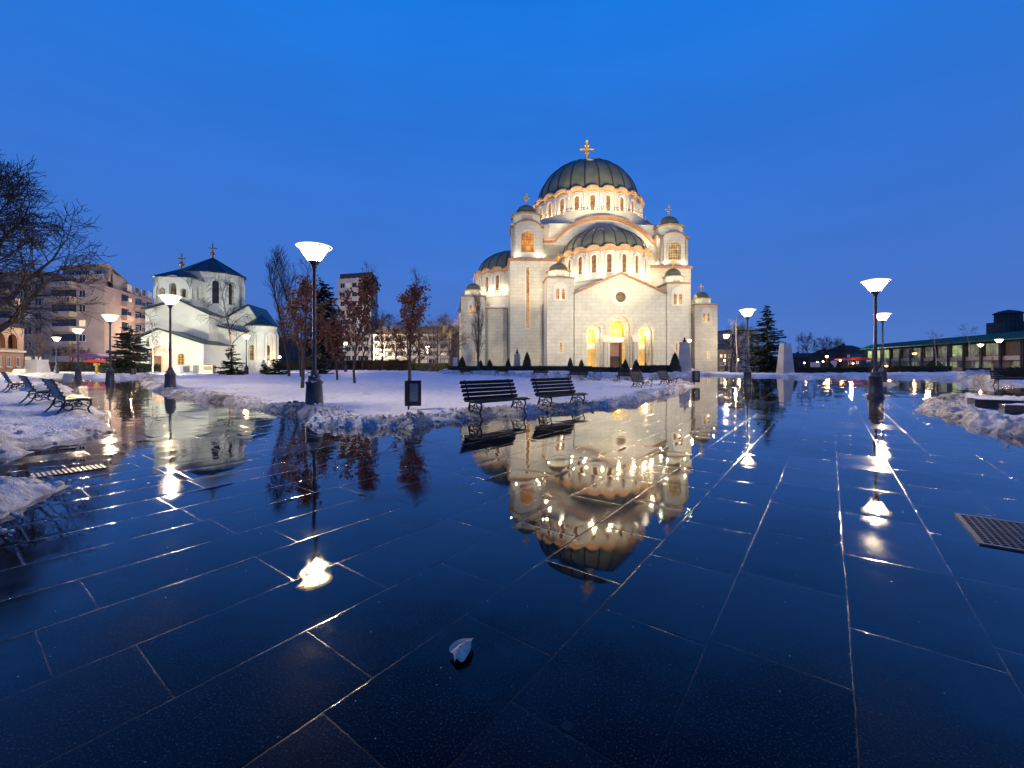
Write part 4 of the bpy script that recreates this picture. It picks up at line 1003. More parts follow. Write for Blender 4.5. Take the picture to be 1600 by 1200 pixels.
# long block behind the trees
A, B = P2(585,175), P2(724,170); Hl = wz(510,172)
lb = thing('long_block', 'long low office block with white framed floors behind the trees', 'office block', (A[0],A[1],0))
b0 = Vector(B)-Vector(A); L = b0.length; lb.rotation_euler = (0,0,math.atan2(b0.y,b0.x))
q = MB(); q.box(0,L,0,12,0,Hl-3.5); q.box(0,L,.8,12,Hl-3.5,Hl-.4); q.box(-.4,L+.4,-.2,12.3,Hl-.4,Hl); q.build('wall', M_DARKB, lb)
q = MB()
for f in range(5): q.box(0, L*.86, -.35, -.003, .4+f*3.0, 1.4+f*3.0)
for k in range(8): q.box(L*.86*k/7.0-.3, L*.86*k/7.0+.3, -.5, -.36, 0, 13.4)
q.build('white_frame', M_CONC, lb)
face(lb, (0,0), (L*.86,0), 1.45, 3.0, 4, 18, 1.5, 1.7, rn, .02, .16, m0=.8, m1=.8)
# block right of the great church
A, B = P2(1137,150), P2(1186,150); Hr = wz(517,150)
rb = thing('apartment_block', 'grey white flats with dark stairwell strips, between cathedral and tall spruce', 'apartments', (A[0],A[1],0))
L = B[0]-A[0]; q = MB(); q.box(0,L,0,12,0,Hr); q.box(L*.45,L*.58,2,5,Hr,Hr+2); q.build('wall', M_GREYW, rb)
q = MB(); q.box(-.4,L+.4,-.5,12.4,Hr,Hr+.3); q.build('eaves', M_ROOFDK, rb)
for k in (.13,.72):
    q = MB(); q.box(L*k,L*k+.9,-.06,.1,.5,Hr-1.2); q.build('stair_window', M_DARKGLASS, rb)
face(rb, (0,0), (L,0), 1.2, 3.0, 4, 4, 1.0, 1.3, rn, .0, .2)
A = P2(1121,135); q = MB(); db = thing('dark_house', 'dark house just right of the cathedral corner', 'house', (A[0],A[1],0))
Hd = wz(546,135); L = wx(1146,135)-A[0]; q.box(0,L,0,9,0,Hd); q.build('wall', M_DARKB, db)
q = MB(); q.add([(-.4,-.4,Hd),(L+.4,-.4,Hd),(L+.4,9.4,Hd),(-.4,9.4,Hd),(.8,4.5,Hd+2),(L-.8,4.5,Hd+2)], [(0,1,5,4),(1,2,5),(2,3,4,5),(3,0,4),(3,2,1,0)]); q.build('roof', M_ROOFDK, db)
face(db, (0,0), (L,0), .8, 2.5, 2, 3, .8, 1.1, rn, .3, .2, m0=.5, m1=.5)
# dusky houses on the right skyline
for i, (p0, p1, top, Y, lab) in enumerate([(1238,1291,553,230,'dim low roof on the skyline left of the bare trees'),(1288,1322,548,210,'dark stepped house behind the orange lamps'),(1318,1352,541,190,'dark taller house at the end of the green roofed building')]):
    A = P2(p0,Y); L = wx(p1,Y)-A[0]; Hh = wz(top,Y); hs = thing('skyline_house', lab, 'house', (A[0],A[1],0), group='houses on the right skyline')
    q = MB(); q.box(0,L,0,10,0,Hh-1.6); q.build('wall', M_DARKB, hs)
    q = MB(); q.add([(-.5,-.5,Hh-1.6),(L+.5,-.5,Hh-1.6),(L+.5,10.5,Hh-1.6),(-.5,10.5,Hh-1.6),(2,5,Hh+.6),(L-2,5,Hh+.6)], [(0,1,5,4),(1,2,5),(2,3,4,5),(3,0,4),(3,2,1,0)]); rf = q.build('roof', M_ROOFDK, hs)
    q = MB(); q.box(L*.3,L*.3+.9,4,5,Hh-1,Hh+1.4); q.build('chimney', M_DARKB, rf)
    face(hs, (0,0), (L,0), 1.2, 3, max(1,int((Hh-2)/3)), 5, 1.3, 1.4, rn, .22, .15)
# two storey building with green roof
lx0, ly0, lx1, ly1 = wx(1354,152), 152.0, wx(1640,80), 80.0
D_ = Vector((lx1-lx0, ly1-ly0)); LL = D_.length
lib = thing('library', 'long two storey building with sloping green metal roof and lit office windows', 'library', (lx0,ly0,0), math.atan2(D_.y,D_.x))
q = MB(); q.box(0,LL,.0,14,2.15,3.05); q.box(0,LL,.3,14,3.05,6.6); q.box(0,LL,1.6,14,0,2.15); q.build('wall', M_CONC, lib)
q = MB(); q.add([(-2,-1.6,6.55),(LL,-1.6,6.55),(LL,2.2,8.1),(-2,2.2,8.1),(LL,14,8.1),(-2,14,8.1),(-2,-1.6,6.3),(LL,-1.6,6.3)], [(0,1,2,3),(3,2,4,5),(6,7,1,0)])
for k in range(int(LL/.8)): q.bar((-2+k*.8,-1.62,6.6),(-2+k*.8,2.2,8.15),.09,.12)
q.add([(-2,-1.6,6.3),(-2,-1.6,6.55),(-2,2.2,8.1),(-2,14,8.1),(-2,14,6.3)], [(0,1,2,3,4)])
q.build('roof', mat('green_copper_sheet', (.02,.16,.13), .45, .2, var=.25, vscale=1), lib)
GREENLIT = [lit_window('office_glow_%s' % 'abc'[i], c, s, 1.6, 3.2, (.06,.06,.05), .45, .5) for i, (c, s) in enumerate((((.80,.95,.42),.62),((.62,.68,.40),.30),((.28,.25,.2),.12)))]
M_COLM = mat('dark_steel_post', (.035,.035,.042), .5, .4)
nb_ = 13; bw_ = LL/nb_
for k in range(nb_):
    q = MB(); q.box(k*bw_+.55, (k+1)*bw_-.55, .2, .35, 3.1, 5.85); q.build('upper_window', GREENLIT[(0,0,0,1,2,1,1,1,0,1,1,2,1)[k]], lib)
    q = MB(); q.box(k*bw_+.4, (k+1)*bw_-.4, 1.5, 1.65, .5, 1.95); q.build('lower_window', GREENLIT[(2,1,2,2,1,2,1,1,2,1,2,1,2)[k]], lib)
    q = MB(); q.box(k*bw_-.35, k*bw_-.1, -.5, -.25, 0, 6.4); q.box(k*bw_+.1, k*bw_+.35, -.5, -.25, 0, 6.4); q.box(k*bw_-.45, k*bw_+.45, -.1, .35, 3.05, 6.5); q.build('post', M_COLM, lib)
    if k % 2 == 0:
        q = MB(); q.box(k*bw_+bw_*.4, k*bw_+bw_*.4+.9, -.4, -.003, 2.35, 2.95); q.build('air_conditioner', M_FRAMEW, lib)
q = MB(); q.box(0,LL,-.3,1.55,2.0,2.14); q.box(0,LL,-.15,.29,5.9,6.5); q.build('fascia', M_COLM, lib)
# scaffolded tower far right
A = P2(1582,180); sc_b = thing('scaffolded_tower', 'dark unfinished tower wrapped in scaffolding above the green roof', 'tower', (A[0],A[1],0))
zt = wz(496,180); q = MB(); q.box(0,14,0,10,0,zt-1.5); q.build('wall', M_DARKB, sc_b)
q = MB(); q.poly([(4+4.2*math.cos(a*.785),5+4.2*math.sin(a*.785)) for a in range(8)], zt-1.5, zt+2); q.lathe([(4.8,zt+2),(4.8,zt+2.3),(3,zt+3.2),(.05,zt+3.9)], 12, 4, 5); q.build('cupola', M_ROOFDK, sc_b)
q = MB()
for k in range(7):
    q.bar((-4+k*1.9,-1.2,0),(-4+k*1.9,-1.2,zt+.8),.12)
    if k < 6: q.bar((-4+k*1.9,-1.2,zt-6),(-4+(k+1)*1.9,-1.2,zt-3.5),.08)
for z in range(2, int(zt)+2, 2): q.box(-4.2,7.6,-1.5,-.9,z-.06,z+.06)
q.build('scaffold', M_IRON, sc_b)

for x, y, z, pw in [(wx(60,70),70,7,2600),(wx(130,72),72,7,3000),(wx(205,80),80,7,2600),(wx(20,48),48,5,900),(wx(236,95),95,8,2000),(wx(640,150),150,8,1500),(wx(552,165),165,10,40000),(wx(1150,125),125,8,2500),(wx(1330,150),150,8,1800),(wx(1450,92),92,6,900),(wx(1570,72),72,6,700)]:  # unseen lights without fixtures, added to warm and brighten the building fronts
    light('POINT', 'building_fill_light', (x,y,z), pw*1.25, (1,.76,.48), shadow_soft_size=.4)

# ------------------------------------------------------------------ street lamps
def make_lamp(m_glass):
    root = thing('street_lamp', 'x', 'street lamp', (0,0,0))
    q = MB(); q.lathe([(.30,0),(.30,.10),(.275,.13),(.255,.2),(.225,.82),(.25,.86),(.25,.90),(.20,.94),(.175,1.0),(.18,1.06),(.13,1.10),(.10,1.17),(.10,1.22),(.06,1.26)], 16, capb=True)
    q.build('pedestal', M_GREYIRON, root, smooth=35)
    q = MB(); q.lathe([(.062,1.2),(.058,2.1),(.066,2.12),(.066,2.16),(.055,2.18),(.05,4.30),(.075,4.34),(.08,4.40),(.17,4.50),(.18,4.52)], 14)
    q.build('pole', M_GREYIRON, root, smooth=35)
    q = MB(); q.lathe([(.165,4.52),(.29,4.70),(.43,4.93)], 20); q.build('glass_shade', m_glass, root, smooth=60)
    q = MB(); q.lathe([(.43,4.925),(.50,4.945),(.51,4.96),(.46,4.98),(.25,5.03),(.01,5.05)], 24); q.build('lid', M_LID, root, smooth=35)
    q = MB()
    for k in range(6):
        a = math.pi/3*k+.3; q.bar((.175*math.sin(a),.175*math.cos(a),4.515),(.445*math.sin(a),.445*math.cos(a),4.94),.022,.022)
    q.ring((0,0,4.94),.46,.022,'z',24); q.build('shade_frame', M_GREYIRON, root)
    return root
M_LID = glow('warm_lit_rim', (1,.70,.34), 2.2)
lamp_w = make_lamp(M_LAMP); lamp_o = None
LAMPS = [  # pixel column, row of the light, glow, label
 (491,398,'w','grey street lamp in the snow by the lawn corner, tallest in the photo'),
 (266,470,'w','street lamp standing in front of the small cream church front'),
 (172,498,'w','street lamp before the tall apartment block, beside the wet path'),
 (122,518,'w','street lamp on the path, second from the left end of the row'),
 (88,530,'w','small far street lamp, leftmost of the row along the path'),
 (385,527,'o','orange glowing street lamp by the round apse of the small church'),
 (540,537,'o','far orange street lamp between the brown leaved trees'),
 (668,543,'o','far orange street lamp in front of the long office block'),
 (1368,448,'w','large street lamp on the right half of the plaza'),
 (1379,496,'w','street lamp just behind the large right hand one'),
 (1168,490,'w','street lamp between the cathedral and the tall spruce'),
 (1135,526,'w','far street lamp close to the right corner of the cathedral'),
 (1561,533,'w','white street lamp in front of the green roofed building at far right'),
 (1532,540,'o','orange street lamp before the green roofed building'),
 (1429,553,'o','small warm street lamp in front of the lit office windows'),
 (971,531,'w','street lamp in front of the central church door'),
 (1009,521,'w','street lamp in front of the right hand church door'),
 (1077,533,'w','street lamp beside the tall stone monument by the church')]
lamps_first = {'w': True, 'o': True}
LAMP_POS = []
for px, py, k, lab in LAMPS:
    Y = FPX*(4.72-CAM_H)/(HZ-py); x = wx(px, Y)
    zs = 1
    if px == 1429: Y = 100
    if px in (971, 1009, 1077): Y = 92
    if px == 1135: Y = 64
    zs = wz(py, Y)/4.72; x = wx(px, Y)
    if k == 'w':
        o = lamp_w if lamps_first['w'] else dup(lamp_w)
    else:
        if lamp_o is None: lamp_o = make_lamp(M_LAMP_ORANGE); o = lamp_o
        else: o = dup(lamp_o)
    lamps_first[k] = False
    o.location = (x, Y, 0); o.scale = (1,1,zs); o['label'] = lab; o['group'] = 'street lamps of the plaza'; LAMP_POS.append((x, Y, k))
    light('POINT', 'lamp_light', (x, Y, 4.78*zs), 2800 if k == 'w' else 1100, (1,.77,.46) if k == 'w' else (1,.48,.16), shadow_soft_size=.14)
# small globe lamps far away by the cafes and the trees
def make_globe():
    root = thing('globe_lamp', 'x', 'lamp', (0,0,0))
    q = MB(); q.lathe([(.10,0),(.06,.2),(.04,2.9),(.07,2.95)], 8, capb=True); q.build('pole', M_IRON, root)
    q = MB(); q.lathe([(.05,2.95),(.2,3.05),(.25,3.2),(.2,3.35),(.02,3.45)], 12); q.build('globe', M_GLOBE, root, smooth=80)
    return root
gl = make_globe(); first = True
for px, py, Y, s, lab in [(437,558,75,1,'orange globe lamp low beside the small church apse'),(510,553,95,1.1,'orange globe lamp behind the tall near lamp post'),(589,551,105,1.25,'left one of two close orange lamps under the bare trees'),(595.5,554,95,1,'right one of two close orange lamps under the bare trees'),
    (134,529,95,2.2,'orange street light in front of the tall apartment block'),(1132,563,80,.75,'low orange lamp at the foot of the dark house'),(1153,562,80,.75,'low orange lamp before the grey white flats'),
    (1257,567,85,.5,'orange lamp nearest to the pale obelisk'),(1277,566,95,.55,'first small lamp of the cafe cluster right of the obelisk'),(1286,565,95,.6,'second small lamp of the cafe cluster'),(1292,557,95,.95,'brightest orange lamp of the cafe cluster'),(1299,565,98,.6,'small lamp just right of the brightest cafe lamp'),
    (1313,563,95,.68,'lamp left of the red awning'),(1320,561,98,.75,'upper lamp above the red awning'),(1333,568,90,.46,'lamp hanging before the red awning'),(1385,572,62,.34,'low orange lamp behind the hedge near the large right lamp post'),(1281,576,64,.22,'tiny lamp low in front of the dark hedge')]:
    o = gl if first else dup(gl); first = False
    zc = wz(py, Y); o.location = (wx(px, Y), Y, 0); s2 = zc/3.2; o.scale = (max(.6,s2), max(.6,s2), max(.12, s2)); o['label'] = lab; o['group'] = 'far globe lamps'
    light('POINT', 'globe_light', (wx(px,Y), Y-.5, zc), 170 if Y > 70 else 70, (1,.5,.16), shadow_soft_size=.15)

# ------------------------------------------------------------------ benches
def make_bench():
    root = thing('park_bench', 'x', 'bench')
    L = .95
    seat = [(-.30,.415),(-.21,.435),(-.12,.44),(-.03,.435),(.06,.425),(.14,.42)]
    q = MB()
    for y, z in seat: q.box(-L, L, y-.037, y+.037, z, z+.035)
    q.build('seat', M_WOOD, root)
    q = MB()
    for k in range(5):
        t = k/4; y = .20+.19*t; z = .50+.42*t
        q.bar((-L, y, z), (L, y, z), .03, .09, up=(0,-.4,1))
    q.build('backrest', M_WOOD, root)
    for x in (-.78, .78):
        f = MB()
        f.tube([(x,-.33,.40),(x,-.12,.415),(x,.10,.40),(x,.19,.46),(x,.26,.62),(x,.37,.90),(x,.42,.97),(x,.47,.96)], [.022]*6+[.02,.012], 6)
        f.tube([(x,-.30,.40),(x,-.33,.30),(x,-.26,.18),(x,-.30,.06),(x,-.36,0)], .022, 6)
        f.tube([(x,.16,.42),(x,.20,.30),(x,.26,.16),(x,.36,.04),(x,.42,0)], .022, 6)
        f.tube([(x,-.28,.22),(x,-.14,.32),(x,.02,.33),(x,.2,.24)], .014, 5)
        f.ring((x,.11,.24),.085,.016,'x'); f.ring((x,-.08,.31),.07,.014,'x'); f.ring((x,.25,.50),.05,.012,'x')
        f.tube([(x,.11,.15),(x,-.05,.19),(x,-.24,.13)], .013, 5)
        f.build('side_frame', M_IRON, root, smooth=60)
    return root
bench = make_bench(); first = True
RZ1, RZ2 = R(53.4), R(143.4)
for x, y, rz, lab, grp in [
    (-.42,11.75,R(42),'dark slatted bench at the lawn edge, nearer of the pair beside the paving','benches'),
    (1.55,13.6,R(42),'dark slatted bench at the lawn edge, just behind the nearest bench','b'),
    (7.35,24.3,RZ1,'bench at the far tip of the snowy lawn, left of two','b'),
    (9.9,27.2,RZ1,'bench at the far tip of the snowy lawn, beside the small dark bin','b'),
    (-12.25,11.85,RZ2,'ornate iron bench closest on the left snow bank, seat towards the wet path','b'),
    (-16.4,14.9,RZ2,'middle one of three ornate benches on the left snow bank','b'),
    (-24.3,21.0,RZ2,'farthest of three ornate benches on the left snow bank','b'),
    (2.95,46,RZ2+R(180),'dark bench across the far lawn edge, below the left front church tower','b'),
    (5.8,38,RZ2+R(180),'dark bench in front of the snow heap before the church doors','b'),
    (9.2,34,RZ2+R(180),'bench nearest to the church doors puddle, right of the far row','b'),
    (11.2,58,R(0),'far bench directly before the church steps','b'),
    (19.7,58,R(0),'far bench against the hedge right of the church doors','b'),
    (-1.3,54,RZ2+R(180),'far bench before the small bust monument','b'),
    (-5.4,51,RZ1,'far bench seen end on, left of the bust monument','b'),
    (31.6,27,R(-30),'bench at the right edge beyond the snow bank','b'),
    (49.5,45.5,R(-40),'far right bench below the green roofed building','b')]:
    o = bench if first else dup(bench); first = False
    o.location = (x, y, .06 if x < -10 else .02); o.rotation_euler = (0,0,rz); o['label'] = lab; o['group'] = 'park benches'
ns = MB(); ns.lathe([(.5,0),(.48,.06),(.35,.13),(.15,.16),(.01,.16)], 14)
tag(ns.build('bench_snow', M_SNOW, loc=(-16.5,15.0,.515), smooth=60), 'lump of snow left on the seat of the middle ornate bench', 'snow lump')

# ------------------------------------------------------------------ bins, blocks, grates, litter
M_PANEL = mat('perforated_grey_panel', (.20,.21,.24), .35, .6, var=.3, vscale=20)
def make_bin():
    root = thing('litter_bin', 'x', 'bin')
    q = MB(); q.tube([(-.12,0,0),(-.12,0,1.02)], .028, 8); q.build('post', M_IRON, root)
    q = MB()
    q.box(-.235,.235,.03,.32,.20,.24); q.box(-.235,-.205,.03,.32,.24,.94); q.box(.205,.235,.03,.32,.24,.94); q.box(-.205,.205,.29,.32,.24,.94); q.box(-.205,.205,.03,.06,.24,.33); q.box(-.205,.205,.03,.06,.86,.94); q.box(-.205,-.13,.03,.06,.33,.86); q.box(.15,.205,.03,.06,.33,.86)
    q.build('housing', M_IRON, root)
    q = MB(); q.box(-.13,.15,.066,.08,.33,.86)
    for k in range(9): q.box(-.125+k*.031,-.115+k*.031,.048,.066,.33,.86)
    q.build('front_panel', M_PANEL, root)
    return root
bn = make_bin(); x, y = wx(645,12.6), 12.6
bn.location = (x, y, 0); bn.rotation_euler = (0,0,R(10)); bn['label'] = 'black litter bin on a post with grey perforated front, in the snow edge'; bn['group'] = 'litter bins'
dup(bn, (wx(1088,28.6),28.6,0), R(-10), 'small black litter bin at the far tip of the lawn near the monument')
dup(bn, (wx(207,48),48,0), R(20), 'small black litter bin across the path, left of the small church')
M_STONE = mat('weathered_monument_stone', (.46,.42,.38), .8, var=.18, vscale=.9, bump=.15, bscale=8)
M_WHITEST = mat('white_stone', (.55,.56,.56), .75, var=.12, vscale=1)
M_BRONZE = mat('dark_bronze', (.03,.028,.025), .4, .7, var=.3)
def bust(q, z, s):
    prof = [(.05,0),(.16,.02),(.14,.08),(.25,.16),(.27,.26),(.20,.36),(.10,.40),(.085,.46),(.13,.52),(.15,.62),(.13,.72),(.07,.79),(.01,.80)]
    q.lathe([(r*s, z+h*s) for r, h in prof], 14); q.box(-.33*s,.33*s,-.12*s,.12*s,z+.18*s,z+.32*s); q.box(-.035*s,.035*s,-.19*s,-.1*s,z+.56*s,z+.64*s)
for px, Y, wb, wt, h, bs, lab in [(1227,58,19.5,12,wz(537,58),.35,'tall pale tapering stone monument on the right, dark bird sized bust on top'),
        (1069.5,62,17,11,wz(535,62),.9,'tapering stone monument with dark bust, at right corner of the church'),
        (808,82,10,8,wz(553.5,82),1.1,'short pale pedestal with dark bust before the left church tower')]:
    t = thing('monument', lab, 'monument', (wx(px,Y),Y,0), R(6)); q = MB(); a, b_ = wb*Y/FPX/2, wt*Y/FPX/2
    q.add([(-a,-a*.8,0),(a,-a*.8,0),(a,a*.8,0),(-a,a*.8,0),(-b_,-b_*.8,h),(b_,-b_*.8,h),(b_,b_*.8,h),(-b_,b_*.8,h)], [(3,2,1,0),(4,5,6,7),(0,1,5,4),(1,2,6,5),(2,3,7,6),(3,0,4,7)])
    if bs > .5: q.box(-b_*1.15,b_*1.15,-b_*.95,b_*.95,h-.18,h+.02)
    q.box(-a*1.12,a*1.12,-a*.95,a*.95,0,.22); q.build('pedestal', M_STONE, t)
    q = MB(); bust(q, h+.01, bs); q.build('bust', M_BRONZE, t, smooth=50)
for px, p1, Y, top, lab, cat, nm in [(58,20,62,562,'white tapering stone plinth in the snow at far left','plinth','stone_plinth'),(1,9,60,563,'white stone plinth cut by the left edge of the photo','plinth','stone_plinth'),(711.5,7,80,558,'narrow white gravestone left of the cathedral','stone','stone_slab'),(279.5,8,60,572,'small white stone slab by the small church wall','stone','stone_slab'),(107,9,44,583.5,'low white stone block behind the path','stone','stone_slab'),(1492,11,0,0,'','','')][:5]:
    q = MB(); w_ = p1*Y/FPX/2; h = wz(top,Y)
    q.add([(-w_*1.15,-w_,0),(w_*1.15,-w_,0),(w_*1.15,w_,0),(-w_*1.15,w_,0),(-w_*.88,-w_*.8,h*.86),(w_*.88,-w_*.8,h*.86),(w_*.88,w_*.8,h*.86),(-w_*.88,w_*.8,h*.86)], [(3,2,1,0),(0,1,5,4),(1,2,6,5),(2,3,7,6),(3,0,4,7)])
    q.box(-w_*.95,w_*.95,-w_*.85,w_*.85,h*.86,h)
    tag(q.build(nm, M_WHITEST, loc=(wx(px,Y),Y,0)), lab, cat)
q = MB(); q.add([(-1,-.6,0),(1,-.6,0),(1,.6,0),(-1,.6,0),(-.7,-.4,.75),(.75,-.4,.75),(.75,.4,.7),(-.7,.4,.7)], [(3,2,1,0),(4,5,6,7),(0,1,5,4),(1,2,6,5),(2,3,7,6),(3,0,4,7)])
tag(q.build('covered_crate', mat('yellow_tarp', (.55,.52,.33), .6, var=.12), loc=(wx(36,55),55,0)), 'low pale yellow covered crate in the snow before the brick house', 'crate')
# utility box and wheelie bin by the small church
t = thing('utility_cabinet', 'grey and brown utility cabinet by the small church wall', 'cabinet', (wx(322,58),58,0), R(8))
q = MB(); q.box(-1.4,-.75,-.4,.4,0,1.2); q.build('side_box', M_GREYIRON, t)
q = MB(); q.box(-.7,1.0,-.4,.4,0,1.2); q.lathe([(.4,1.2),(.3,1.3),(.01,1.35)], 10); q.build('body', mat('tan_cabinet', (.30,.24,.16), .6), t)
q = MB(); q.box(-.1,.9,-.44,-.4,.55,1.1); q.build('door', mat('brown_cabinet_door', (.08,.05,.03), .5), t)
q = MB(); q.tube([(0,0,0),(0,0,1.2)], .12, 8); q.box(-.2,.2,-.2,.2,1.2,1.5)
tag(q.build('bollard', mat('yellow_paint', (.65,.50,.03), .5), loc=(wx(151,52),52,0)), 'yellow post beside the street lamp on the far path', 'post')
# granite seats on the right
for i, (px, py, u0, u1, v0, v1, h, lab) in enumerate([(1528,641,-.2,.75,-.1,2.6,.34,'long dark granite seat slab capped with snow on the right bank'),(1569,650,-.05,.5,.0,1.6,.30,'shorter dark granite block at the right edge, in front of the slab')]):
    x, y = gpt(px, py); M = Matrix(((VX,UX,0,x),(VY,UY,0,y),(0,0,1,0),(0,0,0,1)))
    t = thing('granite_seat', lab, 'stone bench', (0,0,0))
    q = MB(); q.M = M; q.box(v0, v1, u0, u1, .0, h); q.M = None; q.build('slab', mat('polished_dark_granite', (.03,.03,.033), .2, var=.5, vscale=30), t)
    q = MB(); q.M = M
    nseg = 12
    for a in range(nseg):
        for b in range(4):
            z = lambda i_, j_: h+.012+(.07*math.sin(math.pi*min(1,max(0,i_/nseg)))**.5*math.sin(math.pi*j_/4)**.5)*(.7+.3*math.sin(i_*2.1+j_))
            X = lambda i_: v0+.08+(v1-v0-.16)*i_/nseg; Yy = lambda j_: u0+.06+(u1-u0-.12)*j_/4
            q.add([(X(a),Yy(b),z(a,b)),(X(a+1),Yy(b),z(a+1,b)),(X(a+1),Yy(b+1),z(a+1,b+1)),(X(a),Yy(b+1),z(a,b+1))], [(0,1,2,3)])
    q.M = None; q.build('snow_cap', M_SNOW, t, smooth=80)
# iron grate in the paving at the right
M_RUST = mat('wet_cast_iron', (.14,.125,.11), .35, .7, var=.35, vscale=12)
def grate(name, px, py, lu, lv, nu, nv, lab, cat):
    x, y = gpt(px, py); M = Matrix(((VX,UX,0,x),(VY,UY,0,y),(0,0,1,0),(0,0,0,1)))
    t = thing(name, lab, cat)
    q = MB(); q.M = M; q.box(0, lv, -lu, 0, .001, .005); q.build('pit', mat('dark_water_pit', (.008,.008,.01), .1), t)
    q = MB(); q.M = M; e_ = .035
    q.box(-e_, lv+e_, -lu-e_, -lu, .0, .014); q.box(-e_, lv+e_, 0, e_, .0, .014); q.box(-e_, 0, -lu, 0, .0, .014); q.box(lv, lv+e_, -lu, 0, .0, .014); q.build('frame', M_RUST, t)
    q = MB(); q.M = M
    for k in range(1, nv): q.box(lv*k/nv-.007, lv*k/nv+.007, -lu, 0, .005, .012)
    for k in range(1, nu): q.box(0, lv, -lu*k/nu-.006, -lu*k/nu+.006, .006, .0135)
    q.box(lv*.5-.03, lv*.5+.03, -lu, 0, .005, .0145)
    q.build('lattice', M_RUST, t)
grate('drain_grate', 1500, 806, .80, 1.15, 16, 24, 'square iron lattice grate set in the paving at right', 'drain grate')
x, y = gpt(52, 752)
t = thing('slot_drain', 'narrow slotted drain in the wet paving by the left snow heap', 'drain')
q = MB(); A_, B_ = Vector(gpt(55,748)), Vector(gpt(165,732)); d_ = (B_-A_).normalized(); n__ = Vector((-d_.y,d_.x)); L_ = (B_-A_).length
def loc2(u, v, z): p_ = A_+d_*u+n__*v; return (p_.x,p_.y,z)
def flat(q, u0,u1,v0,v1,z0,z1): q.add([loc2(u0,v0,z0),loc2(u1,v0,z0),loc2(u1,v1,z0),loc2(u0,v1,z0),loc2(u0,v0,z1),loc2(u1,v0,z1),loc2(u1,v1,z1),loc2(u0,v1,z1)], [(3,2,1,0),(4,5,6,7),(0,1,5,4),(1,2,6,5),(2,3,7,6),(3,0,4,7)])
flat(q, 0, L_, 0, .34, .001, .006); q.build('channel', mat('black_channel', (.006,.006,.007), .12), t)
q = MB()
for k in range(15): flat(q, L_*k/14.-.014, L_*k/14.+.014, .01, .33, .006, .016)
q.build('bars', M_RUST, t)
# crumpled leaf on the slabs
x, y = gpt(722, 1024)
lf = MB()
outl = [(-.075,.012,.030),(-.02,.045,.055),(.045,.080,.030),(.055,.085,.020),(.046,.045,.060),(.040,.012,.038),(.048,-.004,.045),(.030,-.045,.022),(.005,-.085,.008),(-.018,-.055,.030),(-.028,-.068,.012),(-.036,-.030,.034),(-.055,-.016,.015)]
inner = [(-.03,.020,.022),(.012,.045,.020),(.010,.010,.060),(-.012,-.012,.058),(.018,-.020,.022),(.000,-.045,.034)]
allp = [(a, b, c) for a, b, c in outl+inner]
tri = [(0,13,12),(0,1,13),(1,14,13),(1,2,14),(2,3,14),(3,4,14),(4,15,14),(14,15,13),(13,15,16),(13,16,12),(12,16,11),(4,5,15),(5,17,15),(15,17,16),(5,6,17),(6,7,17),(7,8,18),(7,18,17),(17,18,16),(16,18,9),(18,8,9),(9,10,11),(16,9,11)]
lf.add(allp, tri)
lo = lf.build('fallen_leaf', mat('dry_curled_leaf', (.78,.52,.36), .7, var=.18, vscale=30, bump=.3, bscale=80), loc=(x,y,.003))
ss = lo.modifiers.new('curl', 'SUBSURF'); ss.levels = ss.render_levels = 2; ss.boundary_smooth = 'PRESERVE_CORNERS'
sm = lo.modifiers.new('thick', 'SOLIDIFY'); sm.thickness = .0025
tag(lo, 'pale crumpled dry leaf lying alone on the wet slabs', 'leaf')

# ------------------------------------------------------------------ cafes
def awning_tent(name, px, Y, w, d, h, m, lab, cat, rz=0):
    t = thing(name, lab, cat, (wx(px,Y),Y,0), rz)
    q = MB(); q.ext([(-w/2,h*.80),(w/2,h*.80),(w/2,h*.86),(w*.30,h*.97),(0,h),(-w*.30,h*.97),(-w/2,h*.86)], -d/2, d/2); q.build('canopy', m, t)
    for sx in (-1,1):
        for sy in (-1,1): q = MB(); q.box(sx*w*.47-.05, sx*w*.47+.05, sy*d*.45-.05, sy*d*.45+.05, 0, h*.8); q.build('post', M_IRON, t)
    q = MB(); q.box(-w*.45,w*.45,d*.3,d*.35,0,1.1); q.build('screen', mat(name+'_screen', (.06,.03,.03), .7), t)
    return t
awning_tent('cafe_tent', 1333, 92, 5.2, 4, wz(560,92)+.2, mat('red_canvas', (.42,.03,.03), .8), 'red canvas cafe tent behind the dark hedge on the right', 'cafe tent')
awning_tent('cafe_tent', 152, 72, 5.0, 4, wz(553,72), mat('purple_canvas', (.14,.05,.22), .8), 'purple cafe canopy in front of the tall apartment block', 'cafe tent')
awning_tent('awning', 158, 66, 3.6, 2, wz(571,66)+.9, mat('crimson_canvas', (.40,.02,.03), .8), 'low crimson awning under the purple canopy', 'awning')
for px, Y, w, h, lab in [(1303,88,1.2,1.3,'left white notice board behind the right hedge'),(1274,90,2.0,1.0,'wide white notice board right of the obelisk'),(415,70,.5,1.8,'white notice board between the dark spruces')][:3]:
    t = thing('notice_board', lab, 'notice board', (wx(px,Y),Y,0)); q = MB(); q.box(-w/2,w/2,-.04,.04,.7,.7+h); q.build('panel', M_WHITEST, t)
    q = MB(); q.box(-w/2,-w/2+.08,.04,.12,0,.7+h); q.box(w/2-.08,w/2,.04,.12,0,.7+h); q.build('legs', M_IRON, t)

